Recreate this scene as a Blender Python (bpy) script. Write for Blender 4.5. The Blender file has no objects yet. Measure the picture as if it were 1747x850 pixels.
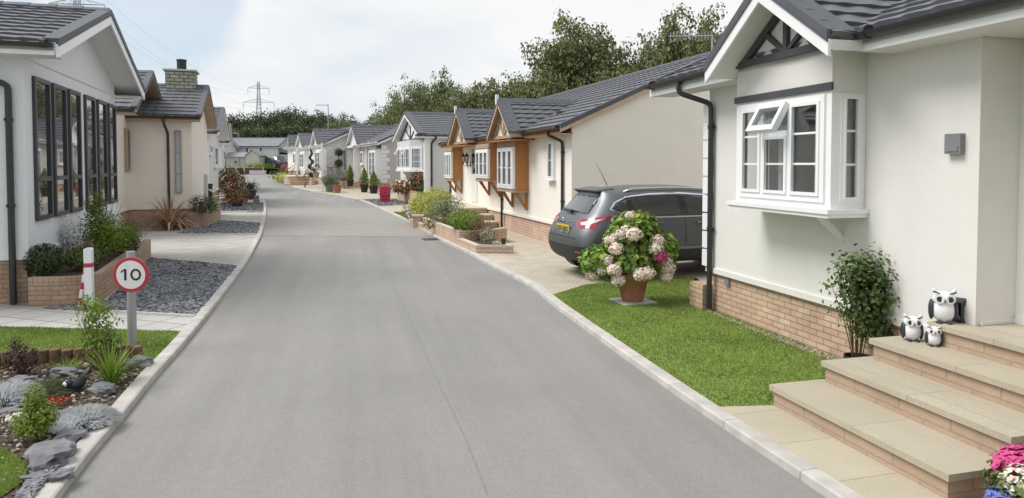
import bpy, bmesh, math, random
from mathutils import Vector, Matrix, noise
from mathutils.bvhtree import BVHTree
rnd = random.Random(7)
R = math.radians
C = bpy.context.scene.collection
SC = bpy.context.scene

# ---------------------------------------------------------------- camera model and survey helpers
F_, CX, CY, TH, H = 1150., 873.5, 321., R(2), 2.1

def g(Y):                       # gentle rise of the estate beyond 25 m
    t = min(max((Y - 25) / 55, 0), 1)
    return .92 * t * t * (3 - 2 * t)

def ray(px, py):
    a = (px - CX) / F_; b = -(py - CY) / F_
    return (a, math.cos(TH) + b * math.sin(TH), -math.sin(TH) + b * math.cos(TH))

def P(px, py, z=0., terr=True):
    d = ray(px, py); zz = z
    for i in range(60):
        t = (zz - H) / d[2]; zz = z + (g(t * d[1]) if terr else 0)
    return Vector((t * d[0], t * d[1], zz))

def at(px, Y, z=0.):            # ground point below a sight line at distance Y
    return Vector(((px - CX) / F_ * Y, Y, g(Y) + z))

def vdir(x):
    a = (x - CX) / F_ * math.cos(TH); n = math.hypot(a, 1)
    return (a / n, 1 / n)

# ---------------------------------------------------------------- materials
MATS = {}
def nm(name):
    m = bpy.data.materials.new(name); m.use_nodes = True; MATS[name] = m
    nt = m.node_tree; return m, nt, nt.nodes['Principled BSDF']

def N(nt, t, **kw):
    n = nt.nodes.new(t)
    for k, v in kw.items():
        if k.startswith('i_'):
            n.inputs[k[2:].replace('_', ' ')].default_value = v
        else: setattr(n, k, v)
    return n

def c4(c): return (c[0], c[1], c[2], 1)

def simple(name, col, rough=.6, var=.08, scale=3., bump=0., bscale=60., metal=0., spec=.5, coat=0., dirt=None):
    m, nt, b = nm(name)
    b.inputs['Roughness'].default_value = rough; b.inputs['Metallic'].default_value = metal
    b.inputs['Specular IOR Level'].default_value = spec; b.inputs['Coat Weight'].default_value = coat
    tc = N(nt, 'ShaderNodeTexCoord')
    no = N(nt, 'ShaderNodeTexNoise', i_Scale=scale, i_Detail=6., i_Roughness=.6)
    nt.links.new(tc.outputs['Object'], no.inputs['Vector'])
    rp = N(nt, 'ShaderNodeValToRGB')
    rp.color_ramp.elements[0].position = .3; rp.color_ramp.elements[1].position = .7
    rp.color_ramp.elements[0].color = c4([v * (1 - var) for v in col])
    rp.color_ramp.elements[1].color = c4([min(1, v * (1 + var)) for v in col])
    nt.links.new(no.outputs['Fac'], rp.inputs['Fac']); out = rp.outputs['Color']
    if dirt:
        n2 = N(nt, 'ShaderNodeTexNoise', i_Scale=dirt[1], i_Detail=8., i_Roughness=.7)
        nt.links.new(tc.outputs['Object'], n2.inputs['Vector'])
        mr = N(nt, 'ShaderNodeMapRange', i_From_Min=.52, i_From_Max=.75, i_To_Max=dirt[2])
        nt.links.new(n2.outputs['Fac'], mr.inputs['Value'])
        mx = N(nt, 'ShaderNodeMix', data_type='RGBA'); mx.inputs['B'].default_value = c4(dirt[0])
        nt.links.new(mr.outputs['Result'], mx.inputs['Factor']); nt.links.new(out, mx.inputs['A']); out = mx.outputs['Result']
    if name.startswith('wall_'):     # faint rain streaks in the render
        ms = N(nt, 'ShaderNodeMapping'); ms.inputs['Scale'].default_value = (5, 5, .28); nt.links.new(tc.outputs['Object'], ms.inputs['Vector'])
        ns = N(nt, 'ShaderNodeTexNoise', i_Scale=1.3, i_Detail=7., i_Roughness=.68); nt.links.new(ms.outputs['Vector'], ns.inputs['Vector'])
        rs_ = N(nt, 'ShaderNodeMapRange', i_From_Min=.5, i_From_Max=.8, i_To_Max=.13); nt.links.new(ns.outputs['Fac'], rs_.inputs['Value'])
        xs_ = N(nt, 'ShaderNodeMix', data_type='RGBA'); xs_.inputs['B'].default_value = c4([v * .74 for v in col])
        nt.links.new(rs_.outputs['Result'], xs_.inputs['Factor']); nt.links.new(out, xs_.inputs['A']); out = xs_.outputs['Result']
    nt.links.new(out, b.inputs['Base Color'])
    if bump:
        n3 = N(nt, 'ShaderNodeTexNoise', i_Scale=bscale, i_Detail=4.)
        nt.links.new(tc.outputs['Object'], n3.inputs['Vector'])
        bp = N(nt, 'ShaderNodeBump', i_Strength=bump, i_Distance=.01)
        nt.links.new(n3.outputs['Fac'], bp.inputs['Height']); nt.links.new(bp.outputs['Normal'], b.inputs['Normal'])
    return m

def brickmat(name, c1, c2, mortar, w=.22, h=.075, gap=.01, offs=.5, rough=.85, bias=0., var=.25, bump=.5, rot=0., stain=None):
    m, nt, b = nm(name); b.inputs['Roughness'].default_value = rough
    uv = N(nt, 'ShaderNodeUVMap')
    mp = N(nt, 'ShaderNodeMapping'); mp.inputs['Rotation'].default_value[2] = rot
    nt.links.new(uv.outputs['UV'], mp.inputs['Vector'])
    br = N(nt, 'ShaderNodeTexBrick', offset=offs, i_Color1=c4(c1), i_Color2=c4(c2), i_Mortar=c4(mortar), i_Scale=1.)
    br.inputs['Mortar Size'].default_value = gap; br.inputs['Mortar Smooth'].default_value = .15; br.inputs['Bias'].default_value = bias
    br.inputs['Brick Width'].default_value = w; br.inputs['Row Height'].default_value = h
    nt.links.new(mp.outputs['Vector'], br.inputs['Vector'])
    no = N(nt, 'ShaderNodeTexNoise', i_Scale=2.2, i_Detail=8., i_Roughness=.65)
    tc = N(nt, 'ShaderNodeTexCoord'); nt.links.new(tc.outputs['Object'], no.inputs['Vector'])
    mr = N(nt, 'ShaderNodeMapRange', i_From_Min=.25, i_From_Max=.75, i_To_Min=1 - var, i_To_Max=1 + var)
    nt.links.new(no.outputs['Fac'], mr.inputs['Value'])
    n4 = N(nt, 'ShaderNodeTexNoise', i_Scale=70., i_Detail=3.)
    nt.links.new(tc.outputs['Object'], n4.inputs['Vector'])
    mr4 = N(nt, 'ShaderNodeMapRange', i_From_Min=.2, i_From_Max=.8, i_To_Min=.85, i_To_Max=1.15)
    nt.links.new(n4.outputs['Fac'], mr4.inputs['Value'])
    mm = N(nt, 'ShaderNodeMath', operation='MULTIPLY'); nt.links.new(mr.outputs['Result'], mm.inputs[0]); nt.links.new(mr4.outputs['Result'], mm.inputs[1])
    hs = N(nt, 'ShaderNodeHueSaturation'); nt.links.new(mm.outputs[0], hs.inputs['Value']); nt.links.new(br.outputs['Color'], hs.inputs['Color'])
    nt.links.new(hs.outputs['Color'], b.inputs['Base Color'])
    bp = N(nt, 'ShaderNodeBump', i_Strength=bump, i_Distance=.008, invert=True)
    nt.links.new(br.outputs['Fac'], bp.inputs['Height']); nt.links.new(bp.outputs['Normal'], b.inputs['Normal'])
    return m

def leafmat(name, cols, rough=.55, trans=.25, var=.35):
    m, nt, b = nm(name); b.inputs['Roughness'].default_value = rough; b.inputs['Specular IOR Level'].default_value = .35
    ge = N(nt, 'ShaderNodeNewGeometry')
    rp = N(nt, 'ShaderNodeValToRGB')
    el = rp.color_ramp.elements
    while len(el) < len(cols): el.new(.5)
    for i, c in enumerate(cols):
        el[i].position = i / max(1, len(cols) - 1); el[i].color = c4(c)
    nt.links.new(ge.outputs['Random Per Island'], rp.inputs['Fac'])
    tc = N(nt, 'ShaderNodeTexCoord'); no = N(nt, 'ShaderNodeTexNoise', i_Scale=1.5, i_Detail=3.)
    nt.links.new(tc.outputs['Object'], no.inputs['Vector'])
    mr = N(nt, 'ShaderNodeMapRange', i_From_Min=.3, i_From_Max=.7, i_To_Min=1 - var, i_To_Max=1 + var)
    nt.links.new(no.outputs['Fac'], mr.inputs['Value'])
    hs = N(nt, 'ShaderNodeHueSaturation'); nt.links.new(mr.outputs['Result'], hs.inputs['Value']); nt.links.new(rp.outputs['Color'], hs.inputs['Color'])
    nt.links.new(hs.outputs['Color'], b.inputs['Base Color'])
    if trans:
        tr = N(nt, 'ShaderNodeBsdfTranslucent'); nt.links.new(hs.outputs['Color'], tr.inputs['Color'])
        mx = N(nt, 'ShaderNodeMixShader'); mx.inputs[0].default_value = trans
        nt.links.new(b.outputs[0], mx.inputs[1]); nt.links.new(tr.outputs[0], mx.inputs[2])
        nt.links.new(mx.outputs[0], nt.nodes['Material Output'].inputs['Surface'])
    return m

def thin_glass(name, tint=(.9, .93, .95), ior=1.6, base=.1):
    m, nt, b = nm(name)
    t = N(nt, 'ShaderNodeBsdfTransparent'); t.inputs[0].default_value = c4(tint)
    gl = N(nt, 'ShaderNodeBsdfGlossy'); gl.inputs['Roughness'].default_value = .02
    lw = N(nt, 'ShaderNodeLayerWeight', i_Blend=.5); pw_ = N(nt, 'ShaderNodeMath', operation='POWER'); pw_.inputs[1].default_value = 4.; nt.links.new(lw.outputs['Facing'], pw_.inputs[0])
    ad = N(nt, 'ShaderNodeMath', operation='MULTIPLY_ADD', use_clamp=True); ad.inputs[1].default_value = .7; ad.inputs[2].default_value = base
    nt.links.new(pw_.outputs[0], ad.inputs[0])
    mx = N(nt, 'ShaderNodeMixShader'); nt.links.new(ad.outputs[0], mx.inputs[0])
    nt.links.new(t.outputs[0], mx.inputs[1]); nt.links.new(gl.outputs[0], mx.inputs[2])
    nt.links.new(mx.outputs[0], nt.nodes['Material Output'].inputs['Surface'])
    nt.nodes.remove(b); return m

def asphalt():
    m, nt, b = nm('asphalt'); b.inputs['Roughness'].default_value = .9
    tc = N(nt, 'ShaderNodeTexCoord')
    def nz(scale, det, vec=None, stretch=None, rot=0.):
        n = N(nt, 'ShaderNodeTexNoise', i_Scale=scale, i_Detail=det, i_Roughness=.62)
        mp = N(nt, 'ShaderNodeMapping'); mp.inputs['Scale'].default_value = stretch or (1, 1, 1)
        m0 = N(nt, 'ShaderNodeMapping'); m0.inputs['Rotation'].default_value[2] = rot
        nt.links.new(tc.outputs['Object'], m0.inputs['Vector']); nt.links.new(m0.outputs['Vector'], mp.inputs['Vector']); nt.links.new(mp.outputs['Vector'], n.inputs['Vector']); return n
    big = nz(.35, 5); streak = nz(1.0, 5, stretch=(2.2, .09, 1), rot=R(-13)); fine = nz(150, 3); grain = nz(55, 6); mid = nz(14, 5)
    rp = N(nt, 'ShaderNodeValToRGB'); rp.color_ramp.elements[0].position = .32; rp.color_ramp.elements[1].position = .68
    rp.color_ramp.elements[0].color = (.226, .220, .213, 1); rp.color_ramp.elements[1].color = (.268, .260, .250, 1)
    nt.links.new(big.outputs['Fac'], rp.inputs['Fac']); col = rp.outputs['Color']
    for n, lo, hi in ((streak, .90, 1.08), (mid, .95, 1.05), (grain, .86, 1.14), (fine, .75, 1.25)):
        mr = N(nt, 'ShaderNodeMapRange', i_From_Min=.3, i_From_Max=.7, i_To_Min=lo, i_To_Max=hi); nt.links.new(n.outputs['Fac'], mr.inputs['Value'])
        hs = N(nt, 'ShaderNodeHueSaturation'); nt.links.new(mr.outputs['Result'], hs.inputs['Value']); nt.links.new(col, hs.inputs['Color']); col = hs.outputs['Color']
    nt.links.new(col, b.inputs['Base Color'])
    bp = N(nt, 'ShaderNodeBump', i_Strength=.5, i_Distance=.004); nt.links.new(fine.outputs['Fac'], bp.inputs['Height']); nt.links.new(bp.outputs['Normal'], b.inputs['Normal'])
asphalt()
brickmat('block_paving', (.285, .274, .258), (.31, .297, .278), (.23, .22, .206), w=.2, h=.1, gap=.006, rot=R(14), var=.08)
simple('wall_cream', (.735, .722, .70), .9, .03, 1.2, .3, 140, dirt=((.62, .58, .5), 1.3, .25))
simple('wall_ivory', (.86, .82, .755), .9, .03, 1.2, .3, 140, dirt=((.6, .55, .45), 1.1, .15))
simple('wall_white', (.74, .755, .79), .9, .02, 1.2, .25, 130, dirt=((.6, .61, .63), 1.1, .15))
simple('wall_buff', (.80, .75, .68), .9, .03, 1.2, .25, 130)
simple('wall_grey', (.52, .50, .475), .9, .03, 1.2, .2, 130)
simple('wall_blue', (.60, .62, .64), .9, .03, 1.2, .2, 130)
simple('wall_pale', (.75, .735, .70), .9, .03, 1.2, .2, 130)
simple('white_trim', (.82, .83, .84), .35, .02, 2., spec=.5, dirt=((.6, .6, .58), 3., .12))
simple('soffit_white', (.70, .70, .70), .5, .02, 2.)
simple('upvc', (.84, .85, .86), .3, .01, 2.)
simple('dark_frame', (.045, .048, .056), .4, .1, 4.)
simple('dark_timber', (.06, .062, .07), .6, .1, 6., .2, 40)
simple('black_pvc', (.028, .029, .032), .35, .2, 4.)
simple('tile', (.115, .12, .138), .55, .16, 5., .35, 90, dirt=((.11, .115, .12), 2., .5))
simple('tile_trim', (.085, .09, .104), .6, .1, 6., .2, 60)
simple('wood_light', (.52, .40, .29), .7, .18, 8., .3, 40)
simple('wood_orange', (.42, .185, .065), .6, .12, 6., .2, 50)
simple('wood_tan', (.38, .28, .20), .7, .15, 6., .2, 50)
simple('log', (.16, .09, .055), .85, .35, 14., .6, 50)
simple('fence_wood', (.10, .075, .06), .85, .3, 6., .5, 40)
simple('soil', (.075, .05, .036), .95, .45, 22., .9, 50)
simple('stone', (.17, .175, .19), .85, .35, 7., .8, 22, dirt=((.34, .34, .35), 9., .5))
simple('stone_white', (.62, .6, .56), .8, .2, 9., .5, 30)
simple('kerb', (.50, .485, .455), .85, .12, 5., .4, 90, dirt=((.26, .25, .23), 3., .5))
simple('concrete_edge', (.55, .53, .50), .85, .1, 5., .3, 80)
simple('sandstone', (.58, .515, .40), .85, .08, 3., .25, 60, dirt=((.42, .38, .30), 2.2, .4))
simple('terracotta', (.36, .16, .09), .75, .15, 7., .15, 40, dirt=((.45, .3, .22), 5., .5))
simple('grey_metal', (.40, .41, .43), .45, .06, 9., metal=.6)
simple('iron', (.02, .02, .02), .4, .1, 4.)
simple('sign_white', (.80, .80, .82), .35, .02, 4.)
simple('sign_red', (.50, .02, .045), .4, .05, 4.)
simple('sign_black', (.012, .012, .015), .4, .05, 4.)
simple('red_paint', (.48, .03, .10), .55, .1, 9., .15, 30)
simple('red_dark', (.20, .01, .03), .55, .1, 9.)
simple('plastic_grey', (.20, .21, .22), .5, .05, 4.)
simple('plastic_dark', (.02, .021, .023), .6, .15, 8.)
simple('car_paint', (.15, .158, .17), .45, .03, 2., metal=.75, coat=.25)
simple('car_paint_blue', (.05, .07, .12), .3, .03, 2., metal=.5, coat=1.)
simple('car_paint_silver', (.4, .42, .46), .3, .03, 2., metal=.5, coat=1.)
simple('car_black', (.025, .026, .028), .6, .1, 6., .1, 90)
simple('tyre', (.018, .018, .018), .8, .2, 10.)
simple('chrome', (.75, .76, .78), .15, .02, 2., metal=1.)
simple('lamp_red', (.42, .008, .03), .12, .05, 2., coat=1.)
simple('lamp_clear', (.66, .66, .68), .1, .05, 20., coat=1.)
simple('plate_yellow', (.62, .47, .04), .4, .03, 4.)
simple('glass_dark', (.012, .014, .017), .03, .05, 2., spec=1., coat=.6)
simple('glass_mirror', (.03, .033, .036), .02, .3, .8, spec=1., coat=1.)
simple('interior', (.2, .19, .18), .9, .5, 3.)
simple('curtain', (.72, .71, .69), .9, .08, 2.)
simple('bloom_pink', (.80, .68, .60), .8, .25, 14.)
simple('bloom_magenta', (.55, .06, .22), .7, .25, 14.)
simple('bloom_white', (.72, .66, .55), .7, .2, 14.)
simple('bloom_blue', (.12, .16, .50), .7, .2, 14.)
simple('bloom_red', (.55, .04, .02), .7, .3, 14.)
simple('ceramic_white', (.78, .78, .80), .3, .03, 5.)
simple('ceramic_black', (.03, .035, .045), .35, .1, 5.)
simple('shed_wall', (.42, .395, .38), .8, .06, 2.)
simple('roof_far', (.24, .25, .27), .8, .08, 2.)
simple('pylon_steel', (.42, .43, .45), .6, .05, 2.)
simple('bark', (.085, .065, .05), .9, .3, 8., .6, 20)
simple('stem_brown', (.11, .07, .04), .9, .3, 8.)
simple('rubble', (.42, .36, .30), .9, .4, 30., .8, 60)
brickmat('brick', (.52, .345, .245), (.60, .44, .32), (.30, .235, .185), bias=-.1, h=.068, gap=.008)
brickmat('brick_tan', (.36, .245, .17), (.43, .30, .21), (.24, .185, .14), h=.07, gap=.008)
brickmat('brick_buff', (.44, .27, .175), (.50, .33, .22), (.36, .29, .22))
brickmat('brick_pink', (.56, .38, .29), (.62, .45, .35), (.34, .27, .22), gap=.009)
brickmat('coping_brick', (.44, .31, .22), (.39, .27, .185), (.25, .195, .15), w=.075, h=.4, gap=.006, offs=0.)
brickmat('chimney_stone', (.33, .35, .27), (.42, .43, .34), (.13, .12, .11), w=.3, h=.12, gap=.018, bump=.9)
brickmat('paver_grey', (.40, .385, .36), (.47, .45, .42), (.24, .23, .21), w=.42, h=.28, gap=.012, offs=0., rot=R(17), var=.12)
brickmat('slab_grey', (.45, .44, .42), (.53, .52, .49), (.24, .23, .22), w=.45, h=.45, gap=.012, offs=0., rot=R(19), var=.1)
brickmat('paver_beige', (.44, .39, .31), (.50, .45, .37), (.34, .30, .25), w=.2, h=.1, gap=.005, offs=.5, rot=R(14), var=.16)
brickmat('slab_sand', (.415, .37, .285), (.455, .41, .32), (.34, .30, .235), w=.9, h=.9, gap=.006, offs=0., var=.08, bump=.25)
brickmat('slab_path', (.425, .38, .29), (.465, .42, .325), (.33, .29, .23), w=.6, h=.6, gap=.006, offs=0., rot=R(-14.8), var=.08, bump=.25)
brickmat('brick_step', (.40, .29, .21), (.44, .325, .24), (.33, .25, .19), w=.44, h=.09, gap=.007, var=.15)
leafmat('leaf_tree', [(.095, .12, .045), (.15, .18, .07), (.23, .25, .105), (.12, .15, .055)], trans=.2)
leafmat('leaf_tree_olive', [(.11, .14, .055), (.17, .205, .08), (.24, .26, .12), (.14, .17, .07)], trans=.2)
leafmat('leaf_wood', [(.035, .05, .022), (.06, .082, .032), (.10, .125, .05), (.05, .065, .03)], trans=.2, var=.45)
leafmat('leaf_dark', [(.025, .042, .015), (.045, .07, .022), (.075, .105, .032)], trans=.15)
leafmat('leaf_mid', [(.06, .105, .03), (.11, .17, .045), (.17, .23, .075)])
leafmat('leaf_bright', [(.13, .21, .03), (.21, .31, .045), (.31, .42, .08)])
leafmat('leaf_yellow', [(.36, .42, .07), (.58, .60, .14), (.72, .70, .25)])
leafmat('leaf_lime', [(.12, .19, .02), (.18, .26, .03), (.24, .31, .04)])
leafmat('leaf_silver', [(.62, .64, .66), (.74, .75, .76), (.82, .83, .83)], trans=.3)
leafmat('leaf_sage', [(.16, .20, .11), (.24, .28, .16), (.30, .33, .2)], trans=.1)
leafmat('leaf_brown', [(.16, .07, .03), (.32, .17, .09), (.42, .28, .17), (.24, .12, .06)], trans=.1)
leafmat('leaf_strap', [(.34, .19, .12), (.48, .30, .2), (.55, .40, .29), (.30, .2, .1)], trans=.2)
leafmat('leaf_rust', [(.10, .035, .02), (.22, .09, .05), (.30, .17, .1), (.09, .11, .03)], trans=.1)
leafmat('leaf_purple', [(.035, .02, .02), (.07, .035, .035), (.12, .06, .05)], trans=.1)
leafmat('leaf_hydrangea', [(.10, .19, .035), (.17, .28, .05), (.25, .37, .065), (.36, .46, .09)], trans=.25)
leafmat('grass', [(.17, .255, .045), (.22, .31, .06), (.27, .35, .085), (.30, .31, .10)], trans=.35, var=.28, rough=.6)
leafmat('slate', [(.12, .125, .14), (.20, .205, .225), (.30, .305, .325), (.16, .165, .185)], trans=0, rough=.7, var=.15)
simple('slate_bed', (.10, .105, .12), .9, .3, 30., .8, 60)
simple('grass_base', (.17, .25, .05), .95, .15, 5., .6, 80)
simple('ground_green', (.10, .13, .05), .95, .25, .3, .5, 5)
thin_glass('pane', base=.16)
thin_glass('pane_car', tint=(.25, .27, .28), base=.06)
M_ = MATS

# ---------------------------------------------------------------- objects
def prop(o, label=None, cat=None, group=None, kind=None):
    if label: o['label'] = label
    if cat: o['category'] = cat
    if group: o['group'] = group
    if kind: o['kind'] = kind
    return o

def thing(name, label, cat, loc=(0, 0, 0), rz=0., group=None):
    o = bpy.data.objects.new(name, None); C.objects.link(o); o.empty_display_size = .1
    o.location = loc; o.rotation_euler = (0, 0, rz)
    return prop(o, label, cat, group)

class MB:
    """collects shapes; T maps the shape's own coordinates into the object's"""
    def __init__(s, T=None): s.v = []; s.f = []; s.mi = []; s.T = T; s.cur = 0; s.uvs = None
    def vert(s, p):
        if s.T: p = s.T(*p)
        s.v.append(tuple(p)); return len(s.v) - 1
    def face(s, ids): s.f.append(tuple(ids)); s.mi.append(s.cur)
    def poly(s, pts): s.face([s.vert(p) for p in pts])
    def hexa(s, p):  # 8 points: bottom 4 ring, top 4 ring
        i = [s.vert(q) for q in p]
        for q in ((0, 3, 2, 1), (4, 5, 6, 7), (0, 1, 5, 4), (1, 2, 6, 5), (2, 3, 7, 6), (3, 0, 4, 7)): s.face([i[k] for k in q])
    def box(s, x0, x1, y0, y1, z0, z1):
        s.hexa([(x0, y0, z0), (x1, y0, z0), (x1, y1, z0), (x0, y1, z0), (x0, y0, z1), (x1, y0, z1), (x1, y1, z1), (x0, y1, z1)])
    def prism(s, pts, axis, a, b):  # pts 2D polygon, extruded along axis from a to b
        def mk(p, t): return {'x': (t, p[0], p[1]), 'y': (p[0], t, p[1]), 'z': (p[0], p[1], t)}[axis]
        A = [s.vert(mk(p, a)) for p in pts]; B = [s.vert(mk(p, b)) for p in pts]; n = len(pts)
        s.face(A[::-1]); s.face(B)
        for i in range(n): s.face([A[i], A[(i + 1) % n], B[(i + 1) % n], B[i]])
    def bar(s, a, b, w, h, up=(0, 0, 1)):  # straight timber of w x h section
        a, b = Vector(a), Vector(b); d = (b - a).normalized(); u = Vector(up); x = d.cross(u)
        if x.length < 1e-4: x = d.cross(Vector((1, 0, 0)))
        x.normalize(); u = x.cross(d)
        q = [a - x * w / 2 - u * h / 2, a + x * w / 2 - u * h / 2, a + x * w / 2 + u * h / 2, a - x * w / 2 + u * h / 2]
        s.hexa([tuple(p) for p in q] + [tuple(p + (b - a)) for p in q])
    def tube(s, pts, r, n=8, cap=True):
        pts = [Vector(p) for p in pts]; rs = r if isinstance(r, (list, tuple)) else [r] * len(pts); rings = []; x = None
        for i, p in enumerate(pts):
            d = (pts[min(i + 1, len(pts) - 1)] - pts[max(i - 1, 0)]).normalized()
            if x is None:
                x = d.cross(Vector((0, 0, 1)))
                if x.length < 1e-3: x = Vector((1, 0, 0))
            x = (x - d * x.dot(d)).normalized(); y = d.cross(x)
            rings.append([s.vert(p + (x * math.cos(t) + y * math.sin(t)) * rs[i]) for t in [2 * math.pi * k / n for k in range(n)]])
        for a, b in zip(rings, rings[1:]):
            for k in range(n): s.face([a[k], a[(k + 1) % n], b[(k + 1) % n], b[k]])
        if cap: s.face(rings[0][::-1]); s.face(rings[-1])
    def lathe(s, prof, c=(0, 0, 0), n=24, close=False):
        rings = [[s.vert((c[0] + r * math.cos(2 * math.pi * k / n), c[1] + r * math.sin(2 * math.pi * k / n), c[2] + z)) for k in range(n)] for r, z in prof]
        for a, b in zip(rings, rings[1:]):
            for k in range(n): s.face([a[k], a[(k + 1) % n], b[(k + 1) % n], b[k]])
        if prof[0][0] > 1e-4: s.face(rings[0][::-1])
        if prof[-1][0] > 1e-4: s.face(rings[-1])
    def ball(s, c, r, n=12, m=8, jit=0., seed=0, flat=1.):
        rx, ry, rz = r if isinstance(r, tuple) else (r, r, r); rings = []
        for i in range(1, m):
            th = math.pi * i / m; row = []
            for k in range(n):
                ph = 2 * math.pi * k / n
                q = Vector((math.sin(th) * math.cos(ph), math.sin(th) * math.sin(ph), math.cos(th)))
                f = 1 + (jit * noise.noise(q * 1.7 + Vector((seed * 7.3, 0, 0))) if jit else 0)
                row.append(s.vert((c[0] + q.x * rx * f, c[1] + q.y * ry * f, c[2] + q.z * rz * f)))
            rings.append(row)
        t = s.vert((c[0], c[1], c[2] + rz)); b = s.vert((c[0], c[1], c[2] - rz))
        for k in range(n): s.face([t, rings[0][k], rings[0][(k + 1) % n]]); s.face([b, rings[-1][(k + 1) % n], rings[-1][k]])
        for a, d in zip(rings, rings[1:]):
            for k in range(n): s.face([a[k], d[k], d[(k + 1) % n], a[(k + 1) % n]])
    def mesh(s, name, mats, smooth=False, uv=True, recalc=True):
        me = bpy.data.meshes.new(name); me.from_pydata(s.v, [], s.f)
        if not isinstance(mats, (list, tuple)): mats = [mats]
        for m in mats: me.materials.append(MATS[m] if isinstance(m, str) else m)
        if len(mats) > 1: me.polygons.foreach_set('material_index', s.mi)
        if recalc:
            bm = bmesh.new(); bm.from_mesh(me); bmesh.ops.recalc_face_normals(bm, faces=bm.faces); bm.to_mesh(me); bm.free()
        if smooth:
            me.polygons.foreach_set('use_smooth', [True] * len(me.polygons))
        if uv:
            ul = me.uv_layers.new(name='UVMap'); vs = me.vertices; lo = me.loops
            if s.uvs:
                for l in lo: ul.data[l.index].uv = s.uvs[l.vertex_index]
            else:
                for p in me.polygons:
                    n = p.normal
                    if abs(n.z) > .7:
                        for li in p.loop_indices: c = vs[lo[li].vertex_index].co; ul.data[li].uv = (c.x, c.y)
                    else:
                        t = Vector((-n.y, n.x, 0)).normalized()
                        for li in p.loop_indices: c = vs[lo[li].vertex_index].co; ul.data[li].uv = (c.dot(t), c.z)
        me.update(); return me
    def build(s, name, mats, parent=None, smooth=False, uv=True, recalc=True, loc=None):
        o = bpy.data.objects.new(name, s.mesh(name, mats, smooth, uv, recalc)); C.objects.link(o)
        if parent is not None: o.parent = parent
        if loc is not None: o.location = loc
        if smooth:
            try: o.data.shade_auto_smooth if False else None
            except Exception: pass
        return o

def copy_tree(o, parent=None):
    c = o.copy(); C.objects.link(c)
    if parent is not None: c.parent = parent
    for ch in [k for k in KIDS(o)]: copy_tree(ch, c)
    return c
def KIDS(o): return [k for k in bpy.data.objects if k.parent == o]

def catmull(pts, n=6):
    out = []; q = [pts[0]] + list(pts) + [pts[-1]]
    for i in range(1, len(q) - 2):
        for k in range(n):
            t = k / n; a, b, c, d = q[i - 1], q[i], q[i + 1], q[i + 2]
            out.append(.5 * ((2 * b) + (c - a) * t + (2 * a - 5 * b + 4 * c - d) * t * t + (3 * b - a - 3 * c + d) * t ** 3))
    out.append(pts[-1]); return out
def offset(pts, d):
    out = []
    for i, p in enumerate(pts):
        t = pts[min(i + 1, len(pts) - 1)] - pts[max(i - 1, 0)]; n = Vector((-t.y, t.x)).normalized(); out.append(Vector((p.x + n.x * d, p.y + n.y * d)))
    return out

def sheet(name, pts, zoff, mat, kind='structure', thick=0., label=None, cat=None):
    """a flat area of ground that follows the rise of the terrain"""
    bm = bmesh.new(); vs = [bm.verts.new((p[0], p[1], 0)) for p in pts]; f = bm.faces.new(vs)
    bmesh.ops.triangulate(bm, faces=[f], ngon_method='EAR_CLIP')
    Ys = [p[1] for p in pts]; y = 25.
    while y <= 81:
        if min(Ys) < y < max(Ys):
            bmesh.ops.bisect_plane(bm, geom=bm.verts[:] + bm.edges[:] + bm.faces[:], plane_co=(0, y, 0), plane_no=(0, 1, 0))
        y += 2.
    for v in bm.verts: v.co.z = g(v.co.y) + zoff
    bmesh.ops.recalc_face_normals(bm, faces=bm.faces)
    if bm.faces and sum(q.normal.z for q in bm.faces) < 0: bmesh.ops.reverse_faces(bm, faces=bm.faces)
    me = bpy.data.meshes.new(name); uvl = bm.loops.layers.uv.new('UVMap')
    for q in bm.faces:
        for l in q.loops: l[uvl].uv = (l.vert.co.x, l.vert.co.y)
    bm.to_mesh(me); bm.free(); me.materials.append(MATS[mat])
    o = bpy.data.objects.new(name, me); C.objects.link(o); prop(o, label, cat, None, kind); return o

def inpoly(x, y, poly):
    c = False; j = len(poly) - 1
    for i in range(len(poly)):
        a, b = poly[i], poly[j]
        if (a[1] > y) != (b[1] > y) and x < (b[0] - a[0]) * (y - a[1]) / (b[1] - a[1]) + a[0]: c = not c
        j = i
    return c
# ---------------------------------------------------------------- house kit
def wdir(w): return math.atan2(w[1], w[0])

class House:
    """local axes: s along the road (away from the camera), d into the house, z up"""
    def __init__(h, name, label, o, u, side, cat='bungalow', group='park homes along the road', zb=None):
        h.u = u; h.sg = -1 if side > 0 else 1; h.o = Vector((o[0], o[1])); h.side = side
        h.n = Vector((-u[1] * side, u[0] * side))      # towards the road
        h.zb = g(o[1]) if zb is None else zb
        h.root = thing(name, label, cat, (o[0], o[1], h.zb), wdir(u), group)
        h.T = lambda s, d, z: (s, h.sg * d, z)
    def mb(h): return MB(h.T)
    def world(h, s, d, z=0.):
        return Vector((h.o.x + h.u[0] * s - h.n.x * d, h.o.y + h.u[1] * s - h.n.y * d, h.zb + z))
    def F(h, px, py, off=0.):   # sight line -> (s, z) on the plane `off` in front of the wall
        d = ray(px, py); ox = h.o.x + h.n.x * off; oy = h.o.y + h.n.y * off
        t = (ox * h.n.x + oy * h.n.y) / (d[0] * h.n.x + d[1] * h.n.y)
        return ((d[0] * t - ox) * h.u[0] + (d[1] * t - oy) * h.u[1], H + d[2] * t - h.zb)

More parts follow.
